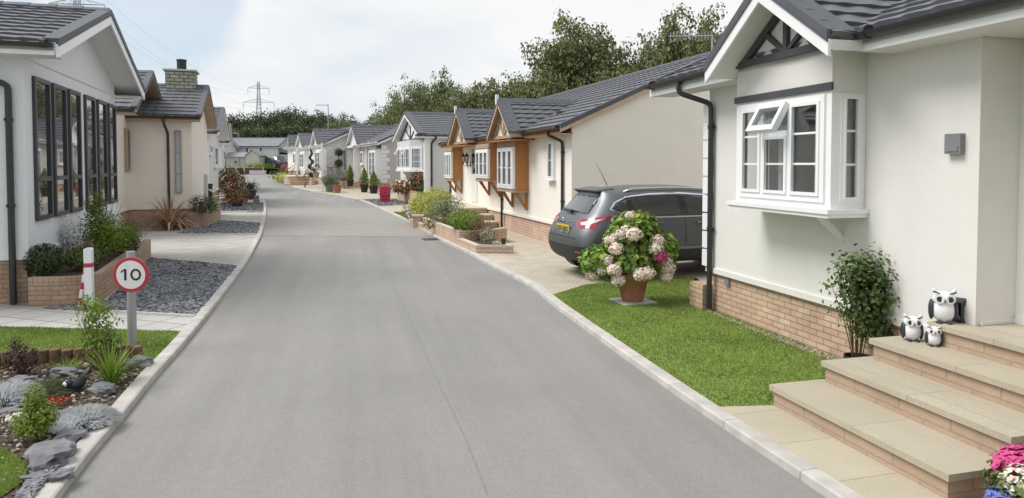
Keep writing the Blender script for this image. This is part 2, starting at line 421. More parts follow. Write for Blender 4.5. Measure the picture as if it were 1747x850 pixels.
def tiles(mb, a, b, c, d, course=.34, pitch=.3, step=.1, amp=.010, lift=.042):
    a, b, c, d = map(Vector, (a, b, c, d)); n = (b - a).cross(d - a).normalized()
    if n.z < 0: n = -n
    Ls = ((d - a).length + (c - b).length) / 2; up = ((d - a) + (c - b)).normalized()
    Nc = max(1, round(Ls / course)); L = max((b - a).length, (c - d).length); M = max(2, int(L / step))
    def bl(u, v): return (a.lerp(b, u)).lerp(d.lerp(c, u), v)
    for i in range(Nc):
        v0, v1 = i / Nc, min(1, (i + 1.12) / Nc); lo, lo2, hi = [], [], []
        for k in range(M + 1):
            u = k / M; p = bl(u, v0); q = bl(u, v1); x = (p - a).dot((b - a).normalized())
            w = math.sin(2 * math.pi * x / pitch)
            lo.append(mb.vert(p + n * (lift + amp * w) - up * (.018 * w) )); lo2.append(mb.vert(p - up * (.018 * w) + n * (-.004)))
            hi.append(mb.vert(q + n * (.004 + amp * .8 * (w + 1) * .5)))
        for k in range(M):
            mb.face([lo[k], lo[k + 1], hi[k + 1], hi[k]]); mb.face([lo2[k], lo2[k + 1], lo[k + 1], lo[k]])

def roof(h, ridge, a0, a1, b0, b1, ze, zr, thick=.13, course=.34, pitch=.3, step=.1, back=None, barge='white_trim', soffit='soffit_white',
         name='roof', parent=None, ends=(1, 0), bw=.2, cap=True, trimw=.13, drop=.0):
    """ridge 's' or 'd'; a = across, b = along the ridge; back=(b_eave, b_ridge) where a gablet dies into a slope"""
    par = parent or h.root; am = (a0 + a1) / 2; be, br = back or (b1, b1)
    pt = (lambda a, b, z: (b, a, z)) if ridge == 's' else (lambda a, b, z: (a, b, z))
    m = h.mb()
    for e in (a0, a1):
        tiles(m, pt(e, b0, ze), pt(e, be, ze), pt(am, br, zr), pt(am, b0, zr), course, pitch, step)
    m.cur = 1
    for e in (a0, a1):
        q = [pt(e, b0, ze), pt(e, be, ze), pt(am, br, zr), pt(am, b0, zr)]
        m.hexa([(p[0], p[1], p[2] - thick) for p in q] + [(p[0], p[1], p[2] - .006) for p in q])
    ro = m.build(name, ['tile', soffit], par, recalc=True)
    if cap:
        m = h.mb(); L = br - b0; n = max(1, round(L / .42))
        for k in range(n):
            x0 = b0 + L * k / n - .01; x1 = b0 + L * (k + 1) / n
            for sg in (-1, 1):
                sl = (zr - ze) / (am - a0)
                q = [(am, zr + .075), (am + sg * .14, zr + .05 - .14 * sl), (am + sg * .14, zr + .02 - .14 * sl), (am, zr + .03)]
                A = [pt(p[0], x0, p[1] + (.012 if k % 1 == 0 else 0)) for p in q]; B = [pt(p[0], x1, p[1]) for p in q]
                m.hexa(A + B)
        m.build('ridge_cap', 'tile_trim', ro)
    for e, on in ((b0, ends[0]), (b1, ends[1])):
        if not on: continue
        sgn = -1 if e == b0 else 1
        def strip(mm, zlo, zhi, x0, x1):
            for (aa, zz) in ((a0, ze), (a1, ze)):
                q = [pt(aa, x0, zz + zlo), pt(aa, x1, zz + zlo), pt(aa, x1, zz + zhi), pt(aa, x0, zz + zhi)]
                r_ = [pt(am, x0, zr + zlo), pt(am, x1, zr + zlo), pt(am, x1, zr + zhi), pt(am, x0, zr + zhi)]
                mm.hexa(q + r_)
        m = h.mb(); strip(m, -bw, -.03, e, e + sgn * .03); m.build('bargeboard', barge, ro)
        m = h.mb(); strip(m, -.035, .055, e - sgn * trimw, e + sgn * .045); strip(m, -.06, -.03, e + sgn * .031, e + sgn * .045); m.build('verge_trim', 'tile_trim', ro)
    if back:
        m = h.mb()
        for e in (a0, a1): m.bar(pt(e, be, ze + .02), pt(am, br, zr + .02), .16, .05)
        m.build('valley_strip', 'tile_trim', ro)
    return ro

def walls(h, ridge, L, D, zp, ze, zr, ov, mat='wall_cream', wall_name='wall', s0=0., lip=True, thick=.13):
    """solid walls with gable ends, tops just under the roof slab"""
    half = (D if ridge == 's' else L - s0) / 2; k = (zr - ze) / (half + ov)
    zt = ze + k * ov - thick + .004; zrt = zr - thick + .004
    m = h.mb()
    if ridge == 's': m.prism([(0, zp), (D, zp), (D, zt), (D / 2, zrt), (0, zt)], 'x', s0, L)
    else: m.prism([(s0, zp), (L, zp), (L, zt), ((s0 + L) / 2, zrt), (s0, zt)], 'y', 0, D)
    if lip:
        m.box(s0 - .025, L + .025, -.025, .06, zp - .03, zp + .05); m.box(s0 - .025, s0 + .06, .06, D + .025, zp - .03, zp + .05)
    return m.build(wall_name, mat, h.root)

def plinth(h, L, D, zp, mat='brick', s0=0., z0=-.25, ins=.03, name='plinth'):
    m = h.mb(); m.box(s0 + ins, L - ins, ins, D - ins, z0, zp - .002); return m.build(name, mat, h.root)

def eaves(h, s0, s1, d, ze, mat='white_trim', wall_d=0., soff='soffit_white', gut='black_pvc', fh=.19, zs=None):
    m = h.mb(); m.box(s0, s1, d, d + .025, ze - fh, ze - .02); m.build('fascia', mat, h.root)
    if abs(wall_d - d) > .05:
        m = h.mb(); m.box(s0, s1, min(d + .025, wall_d), max(d + .025, wall_d), ze - fh + .0, ze - fh + .02); m.build('soffit', soff, h.root)
    gutter(h, [(s0, d - .055, ze - .03), (s1, d - .055, ze - .03)], gut)

def eaves_side(h, d0, d1, s, ze, inner, mat='white_trim', soff='soffit_white', gut='black_pvc', fh=.19):
    lo, hi = (s, s + .025) if inner > s else (s - .025, s)
    m = h.mb(); m.box(lo, hi, d0, d1, ze - fh, ze - .02); m.build('fascia', mat, h.root)
    m = h.mb(); m.box(min(hi, inner) if inner > s else inner, max(lo, inner) if inner > s else lo, d0, d1, ze - fh, ze - fh + .02); m.build('soffit', soff, h.root)
    o = s - .055 if inner > s else s + .055
    gutter(h, [(o, d0, ze - .03), (o, d1, ze - .03)], gut)

def gutter(h, pts, mat='black_pvc', r=.058):
    a, b = Vector(pts[0]), Vector(pts[1]); d = (b - a).normalized(); x = Vector((0, 0, 1)).cross(d).normalized()
    m = h.mb(); n = 8; A, B, Ai, Bi = [], [], [], []
    for k in range(n + 1):
        t = math.pi * k / n; o = x * math.cos(t) * r - Vector((0, 0, 1)) * math.sin(t) * r; oi = o * .88
        A.append(m.vert(a + o)); B.append(m.vert(b + o)); Ai.append(m.vert(a + oi)); Bi.append(m.vert(b + oi))
    for k in range(n):
        m.face([A[k], A[k + 1], B[k + 1], B[k]]); m.face([Ai[k], Bi[k], Bi[k + 1], Ai[k + 1]])
        m.face([A[k], Ai[k], Ai[k + 1], A[k + 1]]); m.face([B[k], B[k + 1], Bi[k + 1], Bi[k]])
    m.face([A[0], B[0], Bi[0], Ai[0]]); m.face([A[n], Ai[n], Bi[n], B[n]])
    m.face(Ai[::1]); m.face(Bi[::-1])
    L = (b - a).length; q = max(1, int(L / 1.9))
    for k in range(q + 1):
        c = a + d * (.12 + (L - .24) * k / q); w = d * .035
        m.tube([c - w - Vector((0, 0, .004)), c + w - Vector((0, 0, .004))], r * 1.12, 10)
    return m.build('gutter', mat, h.root)

def pipe(h, pts, r=.036, mat='black_pvc', brackets=(), out=(0, 1, 0)):
    m = h.mb(); P_ = [Vector(p) for p in pts]; q = [P_[0]]
    for i in range(1, len(P_) - 1):
        a = P_[i] + (P_[i - 1] - P_[i]).normalized() * min(.06, (P_[i - 1] - P_[i]).length / 2); b = P_[i] + (P_[i + 1] - P_[i]).normalized() * min(.06, (P_[i + 1] - P_[i]).length / 2)
        q += [a, P_[i] * .5 + (a + b) * .25, b]
    q.append(P_[-1]); m.tube(q, r, 10)
    for z in brackets:
        c = P_[-1]; m.tube([(c.x, c.y, z - .025), (c.x, c.y, z + .025)], r * 1.25, 10); m.box(c.x - .07, c.x + .07, c.y + r * .6, c.y + r * .6 + .015, z - .012, z + .012)
    return m.build('downpipe', mat, h.root)

def basis(h, O, r, n):
    O, r, n = Vector(O), Vector(r).normalized(), Vector(n).normalized()
    def T(u, w, v): return h.T(*(O + r * u + n * w + Vector((0, 0, v))))
    return T

def window(h, O, r, n, w, hg, cols=1, bars=(), fr='upvc', glass='pane', curtain='curtain', fw=.05, depth=.07, back=.006, cd=.02, sill=True,
           curt=(0, .3, .7, 1), transom=None, name='window', sash=.035, parent=None, opened=None, vb=0):
    T = basis(h, O, r, n); m = MB(T); par = parent or h.root
    edges = [i / cols for i in range(cols + 1)] if isinstance(cols, int) else list(cols)
    m.box(0, w, 0, depth, 0, fw); m.box(0, w, 0, depth, hg - fw, hg); m.box(0, fw, 0, depth, fw, hg - fw); m.box(w - fw, w, 0, depth, fw, hg - fw)
    for e in edges[1:-1]: m.box(e * w - fw * .45, e * w + fw * .45, .002, depth - .004, fw, hg - fw)
    for i in range(len(edges) - 1):
        x0 = edges[i] * w + (fw if i == 0 else fw * .45); x1 = edges[i + 1] * w - (fw if i == len(edges) - 2 else fw * .45)
        z1 = hg - fw
        if opened and i == opened[0]: z1 = hg * opened[1]; m.box(x0, x1, .002, depth - .002, z1 - .02, z1 + .035); z1 -= .02
        if sash:
            a, b = depth - .02, depth + .014
            m.box(x0, x1, a, b, fw, fw + sash); m.box(x0, x1, a, b, z1 - sash, z1); m.box(x0, x0 + sash, a, b, fw + sash, z1 - sash); m.box(x1 - sash, x1, a, b, fw + sash, z1 - sash)
        for t in bars:
            z = fw + (hg - 2 * fw) * t
            if z < z1 - .05: m.box(x0, x1, depth - .045, depth - .02, z - .011, z + .011)
        for q in range(vb): xx = x0 + (x1 - x0) * (q + 1) / (vb + 1); m.box(xx - .009, xx + .009, depth - .045, depth - .021, fw, z1)
    if transom: z = fw + (hg - 2 * fw) * transom; m.box(fw, w - fw, .001, depth + .006, z - fw * .5, z + fw * .5)
    if sill: m.box(-.04, w + .04, 0, depth + .06, -.035, -.001)
    o = m.build(name, fr, par)
    m = MB(T); m.box(fw * .8, w - fw * .8, depth - .036, depth - .032, fw * .8, hg - fw * .8); m.build('window_pane', glass, o)
    if glass in ('pane', 'pane_clear'):
        m = MB(T); m.poly([(fw * .5, back, fw * .5), (w - fw * .5, back, fw * .5), (w - fw * .5, back, hg - fw * .5), (fw * .5, back, hg - fw * .5)]); m.build('room_backing', 'interior', o, recalc=False)
        if curtain:
            m = MB(T)
            for c0, c1 in zip(curt[::2], curt[1::2]):
                x0, x1 = fw * .6 + (w - 1.2 * fw) * c0, fw * .6 + (w - 1.2 * fw) * c1; k = max(4, int((x1 - x0) / .018)); pr = None
                for j in range(k + 1):
                    x = x0 + (x1 - x0) * j / k; y = cd + (.007 if back > -.05 else .02) * math.sin(j * 1.25 + c0 * 9)
                    a = m.vert((x, y, fw * .6)); b = m.vert((x, y, hg - fw * .6))
                    if pr: m.face([pr[0], a, b, pr[1]])
                    pr = (a, b)
            m.build('curtain', curtain, o, recalc=False)
    return o

def gable_timbers(h, s0, s1, z0, z1, d, mat='dark_timber', w=.09, infill='wall_cream', side=1, beam=True, kind='fan', depth=.06):
    """triangular gable face standing at depth d, with applied timbers"""
    sm = (s0 + s1) / 2; m = h.mb(); m.prism([(s0, z0), (s1, z0), (sm, z1)], 'y', d, d + .05); m.build('gable_panel', infill, h.root)
    m = h.mb(); y = d - depth / 2
    def bar(a, b, ww=w): m.bar((a[0], y, a[1]), (b[0], y, b[1]), depth, ww, up=(0, 0, 1))
    k = (z1 - z0) / (sm - s0)
    m.box(s0, s1, y - depth / 2, y + depth / 2 - .003, z0, z0 + w)
    for sg in (-1, 1):
        a = (sm - sg * (sm - s0), z0); q = math.hypot(1, k); nx, nz = k / q * w, w / q
        pts = [(a[0], z0), (sm, z1), (sm, z1 - w * q), (a[0] + sg * w * q / k, z0)]
        m.prism(pts, 'y', y - depth / 2 + .004, y + depth / 2)
    zc = z0 + w * .5
    m.box(sm - w * .4, sm + w * .4, y - depth / 2 + .008, y + depth / 2, zc, z1 - w)
    if kind == 'fan':
        for sg in (-1, 1):
            t = .52; e = (sm + sg * (s1 - sm) * (1 - t) * .9, z0 + (z1 - z0) * t)
            pts = [(sm - sg * .0, z0 + w), (sm + sg * w * .9, z0 + w), (e[0] + sg * w * .3, e[1] - w * .1), (e[0] - sg * w * .6, e[1] + w * .2)]
            m.prism(pts, 'y', y - depth / 2 + .012, y + depth / 2)
    m.build('gable_timber', mat, h.root)

def quoins(h, s, d, z0, z1, rows, mat='white_trim', ds=.0, wd=(.32, .2), sd=1, th=.03):
    """blocks around the corner (s,d); sd = direction of s away from the corner along the front"""
    m = h.mb(); hh = (z1 - z0) / rows
    for k in range(rows):
        a = wd[k % 2]; b = wd[(k + 1) % 2]; za = z0 + hh * k + .012; zb = z0 + hh * (k + 1) - .012
        x0, x1 = sorted((s - sd * th, s + sd * a)); m.box(x0, x1, d - th, d + .01, za, zb)
        x0, x1 = sorted((s - sd * th, s + sd * .01)); m.box(x0, x1, d + .0105, d + b, za, zb)
    return m.build('quoin', mat, h.root)

# ---------------------------------------------------------------- vegetation kit
def leaf(m, c, n, ln, wd, rs):
    n = n.normalized(); t = n.cross(Vector((rs.uniform(-1, 1), rs.uniform(-1, 1), rs.uniform(-1, 1))))
    if t.length < 1e-3: t = n.cross(Vector((1, 0, .3)))
    t.normalize(); b = n.cross(t)
    i = [m.vert(c - t * ln / 2), m.vert(c + b * wd / 2 + n * ln * .06), m.vert(c + t * ln / 2 - n * ln * .1), m.vert(c - b * wd / 2 + n * ln * .06)]
    m.face(i)

def clump(m, c, r, n, size, rs, shell=.55, up=.35, asp=.6, jit=.5):
    c = Vector(c); rx, ry, rz = r if isinstance(r, tuple) else (r, r, r)
    for _ in range(n):
        v = Vector((rs.gauss(0, 1), rs.gauss(0, 1), rs.gauss(0, 1))).normalized()
        q = (shell + (1 - shell) * rs.random()) if rs.random() < .85 else rs.random()
        p = c + Vector((v.x * rx, v.y * ry, v.z * rz)) * q
        nn = v + Vector((rs.uniform(-jit, jit), rs.uniform(-jit, jit), rs.uniform(-jit, jit) + up))
        s = size * rs.uniform(.65, 1.3); leaf(m, p, nn, s, s * asp, rs)

def blades(m, c, n, ln, w, rs, spread=1., droop=.8, seg=4, base=.06):
    c = Vector(c)
    for _ in range(n):
        a = rs.uniform(0, 2 * math.pi); l = ln * rs.uniform(.6, 1.15); tilt = rs.uniform(.1, 1.) * spread
        o = Vector((math.cos(a), math.sin(a), 0)); sd = Vector((-math.sin(a), math.cos(a), 0)); p = c + o * rs.uniform(0, base); pr = None
        ang = math.pi / 2 - tilt * .6
        for k in range(seg + 1):
            ww = w * (1 - (k / seg) ** 1.5) * .5 + .0008
            i = (m.vert(p - sd * ww), m.vert(p + sd * ww))
            if pr: m.face([pr[0], pr[1], i[1], i[0]])
            pr = i; p = p + (o * math.cos(ang) + Vector((0, 0, math.sin(ang)))) * (l / seg); ang -= droop * tilt * rs.uniform(.5, 1.2) * 2.2 / seg

def plant(name, label, cat, loc, parts, stems=None, group=None, rz=0.):
    """parts: (part name, material, function(mb, rs))"""
    t = thing(name, label, cat, loc, rz, group); rs = random.Random(int(abs(loc[0] * 131 + loc[1] * 717)) % 99991)
    for pn, mat, fn in parts:
        m = MB(); fn(m, rs); m.build(pn, mat, t, uv=False, recalc=False)
    return t

def stems_fn(n, r, hgt, th=.008, base=.04):
    def f(m, rs):
        for _ in range(n):
            a = rs.uniform(0, 6.28); q = rs.uniform(.2, 1) * r; b = rs.uniform(0, base)
            m.tube([(math.cos(a) * b, math.sin(a) * b, 0), (math.cos(a) * q * .5, math.sin(a) * q * .5, hgt * .45), (math.cos(a) * q, math.sin(a) * q, hgt * rs.uniform(.7, 1))], [th, th * .7, th * .3], 5)
    return f

def dome(blobs, size, asp=.6, shell=.6, up=.35, jit=.5):
    def f(m, rs):
        for (x, y, z, r, n) in blobs: clump(m, (x, y, z), r, n, size, rs, shell, up, asp, jit)
    return f

def rock(m, c, r, seed, n=9, k=7):
    m.ball(c, r, 20, 14, .8, seed)
    for i, v in enumerate(m.v):
        q = Vector(v); f = 1 + .22 * noise.noise(q * 14 + Vector((seed, 0, 0))) + .1 * noise.noise(q * 40); z = q.z * f
        m.v[i] = (q.x * f, q.y * f, min(z, c[2] + r[2] * (.62 + .2 * noise.noise(q * 6))))

def pot_profile(rt, hh, rb=None, rim=.03):
    rb = rb or rt * .68
    return [(rb, 0), (rt * .96, hh - rim * 1.6), (rt * 1.06, hh - rim * 1.6), (rt * 1.08, hh), (rt * .98, hh), (rt * .93, hh - .04), (.0001, hh - .045)]

TREE_MESH = {}
def tree_variant(key, leafmat_, seed, hgt=10., rad=4.2, open_=.5, leafs=4200, lsize=.34, trunk=.22, zlo=.28):
    rs = random.Random(seed); tm = MB(); tips = []
    tm.tube([(0, 0, -1.), (.1, 0, hgt * .15), (.05, .1, hgt * .35), (.1, .0, hgt * .6), (0, .1, hgt * .85)], [trunk * 1.4, trunk * 1.05, trunk * .85, trunk * .5, trunk * .12], 8)
    for i in range(26):
        z0 = hgt * rs.uniform(.18, .75); a = rs.uniform(0, 6.28); t = (z0 / hgt); reach = rad * math.sin(math.pi * min(1, (.18 + t * .85))) * rs.uniform(.5, 1.02)
        e = Vector((math.cos(a) * reach, math.sin(a) * reach, min(hgt * .97, z0 + hgt * rs.uniform(.08, .26))))
        mid = Vector((math.cos(a) * reach * .45, math.sin(a) * reach * .45, z0 + (e.z - z0) * .35)); th = trunk * .38 * (1 - t * .5)
        tm.tube([(0.05, 0, z0), mid, e], [th, th * .6, th * .15], 5, cap=False); tips.append((e, 1.)); tips.append((mid.lerp(e, .5), .8))
        for _ in range(2):
            f = e + Vector((rs.uniform(-1, 1), rs.uniform(-1, 1), rs.uniform(-.3, .9))) * rad * .3; f.z = min(f.z, hgt)
            tm.tube([mid.lerp(e, .7), f], [th * .35, th * .08], 4, cap=False); tips.append((f, .7))
    tips.append((Vector((0, 0, hgt * .95)), .9)); tips.append((Vector((.4, .3, hgt * .82)), 1.))
    cm = MB(); blobs = []
    for p, k in tips:
        blobs.append((p, rad * .24 * k * rs.uniform(.75, 1.35)))
    for _ in range(int(len(tips) * (1 - open_))):
        a = rs.uniform(0, 6.28); q = rad * rs.uniform(.1, .62); z = hgt * rs.uniform(zlo, .85)
        blobs.append((Vector((math.cos(a) * q, math.sin(a) * q, z)), rad * rs.uniform(.22, .4)))
    tot = sum(r * r for _, r in blobs)
    for p, r in blobs:
        clump(cm, p, (r, r, r * .72), max(8, int(leafs * r * r / tot)), lsize, rs, .45, .5, .75, .8)
    TREE_MESH[key] = (tm.mesh('tree_trunk', 'bark', True, False), cm.mesh('tree_crown', leafmat_, False, False, False), hgt, rad)

def tree(key, label, loc, hgt, width, rz, group, cat='tree', name='tree'):
    tme, cme, h0, r0 = TREE_MESH[key]; t = thing(name, label, cat, loc, rz, group)
    k = width / (2 * r0); t.scale = (k, k, hgt / h0)
    for n, me in (('trunk', tme), ('crown', cme)):
        o = bpy.data.objects.new(n, me); C.objects.link(o); o.parent = t
    return t

# ---------------------------------------------------------------- ground, road, kerbs
gm = bpy.data.meshes.new('ground'); bm = bmesh.new()
xs = [-1500, -300, -120, -60, -30, 0, 30, 60, 120, 300, 1500]; ys = [-60, 0] + [25 + 2 * i for i in range(29)] + [120, 200, 400, 900, 2500]
gv = [[bm.verts.new((x, y, g(y) - .03)) for x in xs] for y in ys]
for j in range(len(ys) - 1):
    for i in range(len(xs) - 1): bm.faces.new((gv[j][i], gv[j][i + 1], gv[j + 1][i + 1], gv[j + 1][i]))
bm.to_mesh(gm); bm.free(); gm.materials.append(MATS['ground_green']); go = bpy.data.objects.new('ground', gm); C.objects.link(go); prop(go, kind='structure')

def xy(px, py, z=0.): p = P(px, py, z); return Vector((p.x, p.y))
Lpx = [(29, 950), (105, 850), (162, 775), (196, 735), (232, 690), (264, 649), (320, 585), (374, 516), (423, 448), (439, 418), (448, 398), (453, 375), (454.5, 358), (453, 346), (447, 339.5), (437, 336), (426, 334.5)]
Rpx = [(1557, 950), (1410, 850), (1150, 673), (953, 530), (900, 488), (829, 451.5), (797, 433), (752, 411), (723.7, 395), (694, 378.7), (660, 362.5), (640.6, 353.5), (618, 344), (588, 336.5), (558, 331), (535, 327.5), (505, 320.5), (475, 310), (464, 305), (461, 300)]
Lk = catmull([xy(*p) for p in Lpx], 5); Rk = catmull([xy(*p) for p in Rpx], 5)
far_l = [xy(398, 331), xy(392, 318), xy(398, 305), xy(404, 298)]
sheet('road', [p for p in Lk] + far_l + [xy(460, 297.5)] + Rk[::-1], 0., 'asphalt')
_L = [p for p in Lk if xy(450, 404.5).y < p.y < xy(450, 355).y]; _R = [p for p in Rk if xy(450, 404.5).y < p.y < xy(450, 355).y]
sheet('block_paved_road', _L + _R[::-1], .004, 'block_paving')
def kerb(pts, sg, name='kerb'):
    out = offset(pts, sg * .14); m = MB(); m.uvs = []; L = 0; prof = None
    for i, (a, b) in enumerate(zip(pts, out)):
        if i: L += (pts[i] - pts[i - 1]).length
        z = g(a.y); row = []
        for q, (p, zz) in enumerate(((a, -.03), (a.lerp(b, .05), .055), (a.lerp(b, .16), .064), (b, .064), (b, -.03))):
            row.append(m.vert((p.x, p.y, z + zz))); m.uvs.append((L, q * .1))
        if prof:
            for q in range(4): m.face([prof[q], row[q], row[q + 1], prof[q + 1]])
        prof = row
    m.face(prof)
    return m.build(name, 'kerb_run'), out
m_, nt_, b_ = nm('kerb_run'); b_.inputs['Roughness'].default_value = .9
uv_ = N(nt_, 'ShaderNodeUVMap'); br_ = N(nt_, 'ShaderNodeTexBrick', offset=0., i_Color1=(.47, .45, .42, 1), i_Color2=(.53, .51, .48, 1), i_Mortar=(.30, .29, .27, 1), i_Scale=1.)
br_.inputs['Mortar Size'].default_value = .006; br_.inputs['Brick Width'].default_value = .91; br_.inputs['Row Height'].default_value = 9.
mp_ = N(nt_, 'ShaderNodeMapping'); mp_.inputs['Location'].default_value[1] = 3.
nt_.links.new(uv_.outputs[0], mp_.inputs[0]); nt_.links.new(mp_.outputs[0], br_.inputs['Vector'])
no_ = N(nt_, 'ShaderNodeTexNoise', i_Scale=5., i_Detail=8.); tc_ = N(nt_, 'ShaderNodeTexCoord'); nt_.links.new(tc_.outputs['Object'], no_.inputs['Vector'])
mr_ = N(nt_, 'ShaderNodeMapRange', i_From_Min=.3, i_From_Max=.7, i_To_Min=.82, i_To_Max=1.12); nt_.links.new(no_.outputs['Fac'], mr_.inputs['Value'])
hs_ = N(nt_, 'ShaderNodeHueSaturation'); nt_.links.new(mr_.outputs[0], hs_.inputs['Value']); nt_.links.new(br_.outputs['Color'], hs_.inputs['Color']); nt_.links.new(hs_.outputs[0], b_.inputs['Base Color'])
ko, LkO = kerb(Lk, 1); prop(ko, kind='structure')
ko, RkO = kerb(Rk, -1); prop(ko, kind='structure')

# paving behind the kerbs on both sides
sheet('left_paving', LkO + far_l + [xy(404, 296.), Vector((-60, 85)), Vector((-60, -5)), Vector((-6, -5))][0:1] + [Vector((-45, 92)), Vector((-45, 0)), Vector((-6, 0))], .045, 'paver_grey')
sheet('right_paving', RkO + [xy(463, 299), Vector((-20, 90)), Vector((40, 90)), Vector((40, 0)), Vector((6, 0))], .045, 'paver_beige')

def strip_line(name, pxs, w, mat, z=.003):
    c = catmull([xy(*p) for p in pxs], 6); a, b = offset(c, w / 2), offset(c, -w / 2)
    m = MB(); pr = None
    for p, q in zip(a, b):
        r_ = [m.vert((p.x, p.y, g(p.y) + z)), m.vert((q.x, q.y, g(q.y) + z))]
        if pr: m.face([pr[0], pr[1], r_[1], r_[0]])
        pr = r_
    prop(m.build(name, mat), kind='structure')
simple('seam', (.218, .212, .205), .9, .3, 9., .5, 60)
strip_line('road_seam', [(648, 430), (668, 480), (700, 545), (742, 640), (790, 740), (838, 860)], .005, 'seam')
def kside(K, y0, y1): return [p for p in K if y0 <= p.y <= y1]
def pz(*pp, z=.05): return [xy(px, py, z) for px, py in pp]
def near(K, px, py): q = xy(px, py, .05); return min(range(len(K)), key=lambda i: (K[i] - q).length)
def kseg(K, p, q): i, j = near(K, *p), near(K, *q); return K[i:j + 1] if i <= j else K[j:i + 1][::-1]
SL1 = kseg(LkO, (332, 541), (406, 455)) + pz((258, 441), (185, 512), (180, 533)); sheet('slate_bed', SL1, .052, 'slate_bed')
SL1b = pz((70, 526), (180, 533), (185, 512), (145, 519)); 
SL2 = kseg(LkO, (438, 400), (446, 382)) + pz((376, 377), (345, 388), (300, 399)); sheet('slate_bed', SL2, .052, 'slate_bed')
SL3 = kseg(LkO, (449, 361), (447, 347)) + pz((375, 347), (370, 362)); sheet('slate_bed', SL3, .052, 'slate_bed')
SL4 = pz((640, 351), (690, 376)) ; SL4 = kseg(RkO, (620, 343), (643, 352)) + pz((706, 347), (676, 341), (630, 341)); sheet('slate_bed', SL4, .052, 'slate_bed')
SL5 = kseg(LkO, (75, 850), (135, 775))+ pz((95, 790), (48, 830), (20, 870), (10, 930)); sheet('slate_bed', SL5, .055, 'slate_bed')
PATH = kseg(LkO, (332, 541), (303, 572)) + pz((132, 560), (0, 557), (-160, 552), (-160, 522), (0, 526), (141, 531)); sheet('footpath', PATH, .049, 'slab_grey')
LAWN1 = kseg(LkO, (303, 572), (262, 619)) + pz((245, 614), (132, 620), (0, 628), (-160, 636), (-160, 553), (0, 558), (132, 561)); sheet('lawn', LAWN1, .052, 'grass_base')
BED = kseg(LkO, (75, 850), (262, 619)) + pz((245, 614), (132, 620), (0, 628), (-160, 636), (-160, 950), (10, 950)); sheet('flower_bed_soil', BED, .05, 'soil')
LAWN2 = pz((-160, 745), (0, 768), (30, 782), (48, 803), (42, 822), (10, 845), (-30, 870), (-160, 880)); sheet('lawn', LAWN2, .06, 'grass_base')
LAWN3 = kseg(RkO, (928, 503), (1244, 709)) + pz((1319, 693), (1400, 648), (1478, 625), (1440, 606), (1300, 560), (1185, 520), (1185, 474), (1144, 472.6), (1000, 486)); 
sheet('lawn', LAWN3, .055, 'grass_base')
GRV = pz((1478, 628), (1446, 617), (1300, 566), (1216, 533), (1185, 517), (1185, 523), (1300, 571), (1420, 618), (1440, 640)); 
SLAB = kseg(RkO, (1454, 850), (1244, 709)) + pz((1319, 693), (1640, 840), (1700, 950)); sheet('stone_slab_path', SLAB[::1], .058, 'slab_path')
LAWN4 = kseg(RkO, (540, 326), (571, 331)) + pz((590, 334), (585, 330), (566, 327)); 
LAWN5 = kseg(RkO, (671, 364), (694, 376)) + pz((690, 371), (690, 363)); sheet('lawn', LAWN5, .053, 'grass_base')
sheet('lawn', kseg(RkO, (540, 326), (571, 331)) + pz((566, 327)), .053, 'grass_base')
sheet('lawn', [xy(449, 297, 0), xy(404, 297, 0), Vector((-40, 92)), Vector((-40, 120)), Vector((-10, 120)), Vector((-18, 84))], .05, 'grass_base')
def edging(a, b, w=.07, hh=.02, z=.045, mat='concrete_edge'):
    a, b = xy(*a, .05), xy(*b, .05); m = MB(); m.bar((a.x, a.y, g(a.y) + z + hh / 2), (b.x, b.y, g(b.y) + z + hh / 2), w, hh + .03)
    o = m.build('edging_strip', mat); prop(o, kind='structure'); return o
edging((332, 541), (190, 533), .05); edging((370, 362.5), (449, 361.5), .22, .03); edging((258, 400.5), (437, 400), .06); edging((406, 454.5), (258, 441), .05)
edging((606, 341), (676, 339), .12, .02); edging((644, 352.5), (700, 349), .08, .02)

def scatter(name, poly, n, fn, mat, zoff, seed, kind='stuff', label=None, cat=None):
    rs = random.Random(seed); m = MB(); x0, x1 = min(p[0] for p in poly), max(p[0] for p in poly); y0, y1 = min(p[1] for p in poly), max(p[1] for p in poly); k = 0
    while k < n:
        x, y = rs.uniform(x0, x1), rs.uniform(y0, y1)
        if inpoly(x, y, poly): fn(m, Vector((x, y, g(y) + zoff)), rs); k += 1
    o = m.build(name, mat, uv=False, recalc=False); prop(o, label, cat, None, kind); return o
def chip(sz):
    def f(m, p, rs):
        a = rs.uniform(0, 6.28); s = sz * rs.uniform(.5, 1.4); tx, ty = rs.uniform(-.35, .35), rs.uniform(-.35, .35); q = []
        for z in (0, .22 * s):
            for k in range(4):
                b = a + k * 1.57 + rs.uniform(-.3, .3); r = s * rs.uniform(.35, .6); x, y = math.cos(b) * r, math.sin(b) * r * .7
                q.append((p.x + x, p.y + y, p.z + z + x * tx + y * ty + .25 * s * rs.uniform(.3, 1)))
        m.hexa(q)
    return f
def blade(hh, w=.006):
    def f(m, p, rs):
        a = rs.uniform(0, 6.28); l = hh * rs.uniform(.5, 1.2); t = rs.uniform(0, .7) * l; w2 = w * rs.uniform(.7, 1.3)
        dx, dy = math.cos(a), math.sin(a)
        m.poly([(p.x - dy * w2, p.y + dx * w2, p.z), (p.x + dy * w2, p.y - dx * w2, p.z), (p.x + dx * t, p.y + dy * t, p.z + l)])
    return f
scatter('slate_chippings', SL1, 9000, chip(.055), 'slate', .05, 1, label='blue grey slate chippings between the long brick planter and the kerb', cat='slate chippings')
scatter('slate_chippings', SL1b, 350, chip(.045), 'slate', .045, 11, label='narrow strip of slate chippings at the foot of the near planter', cat='slate chippings')
scatter('slate_chippings', SL2, 4500, chip(.06), 'slate', .05, 2, label='slate chippings beside the curved brick planter', cat='slate chippings')
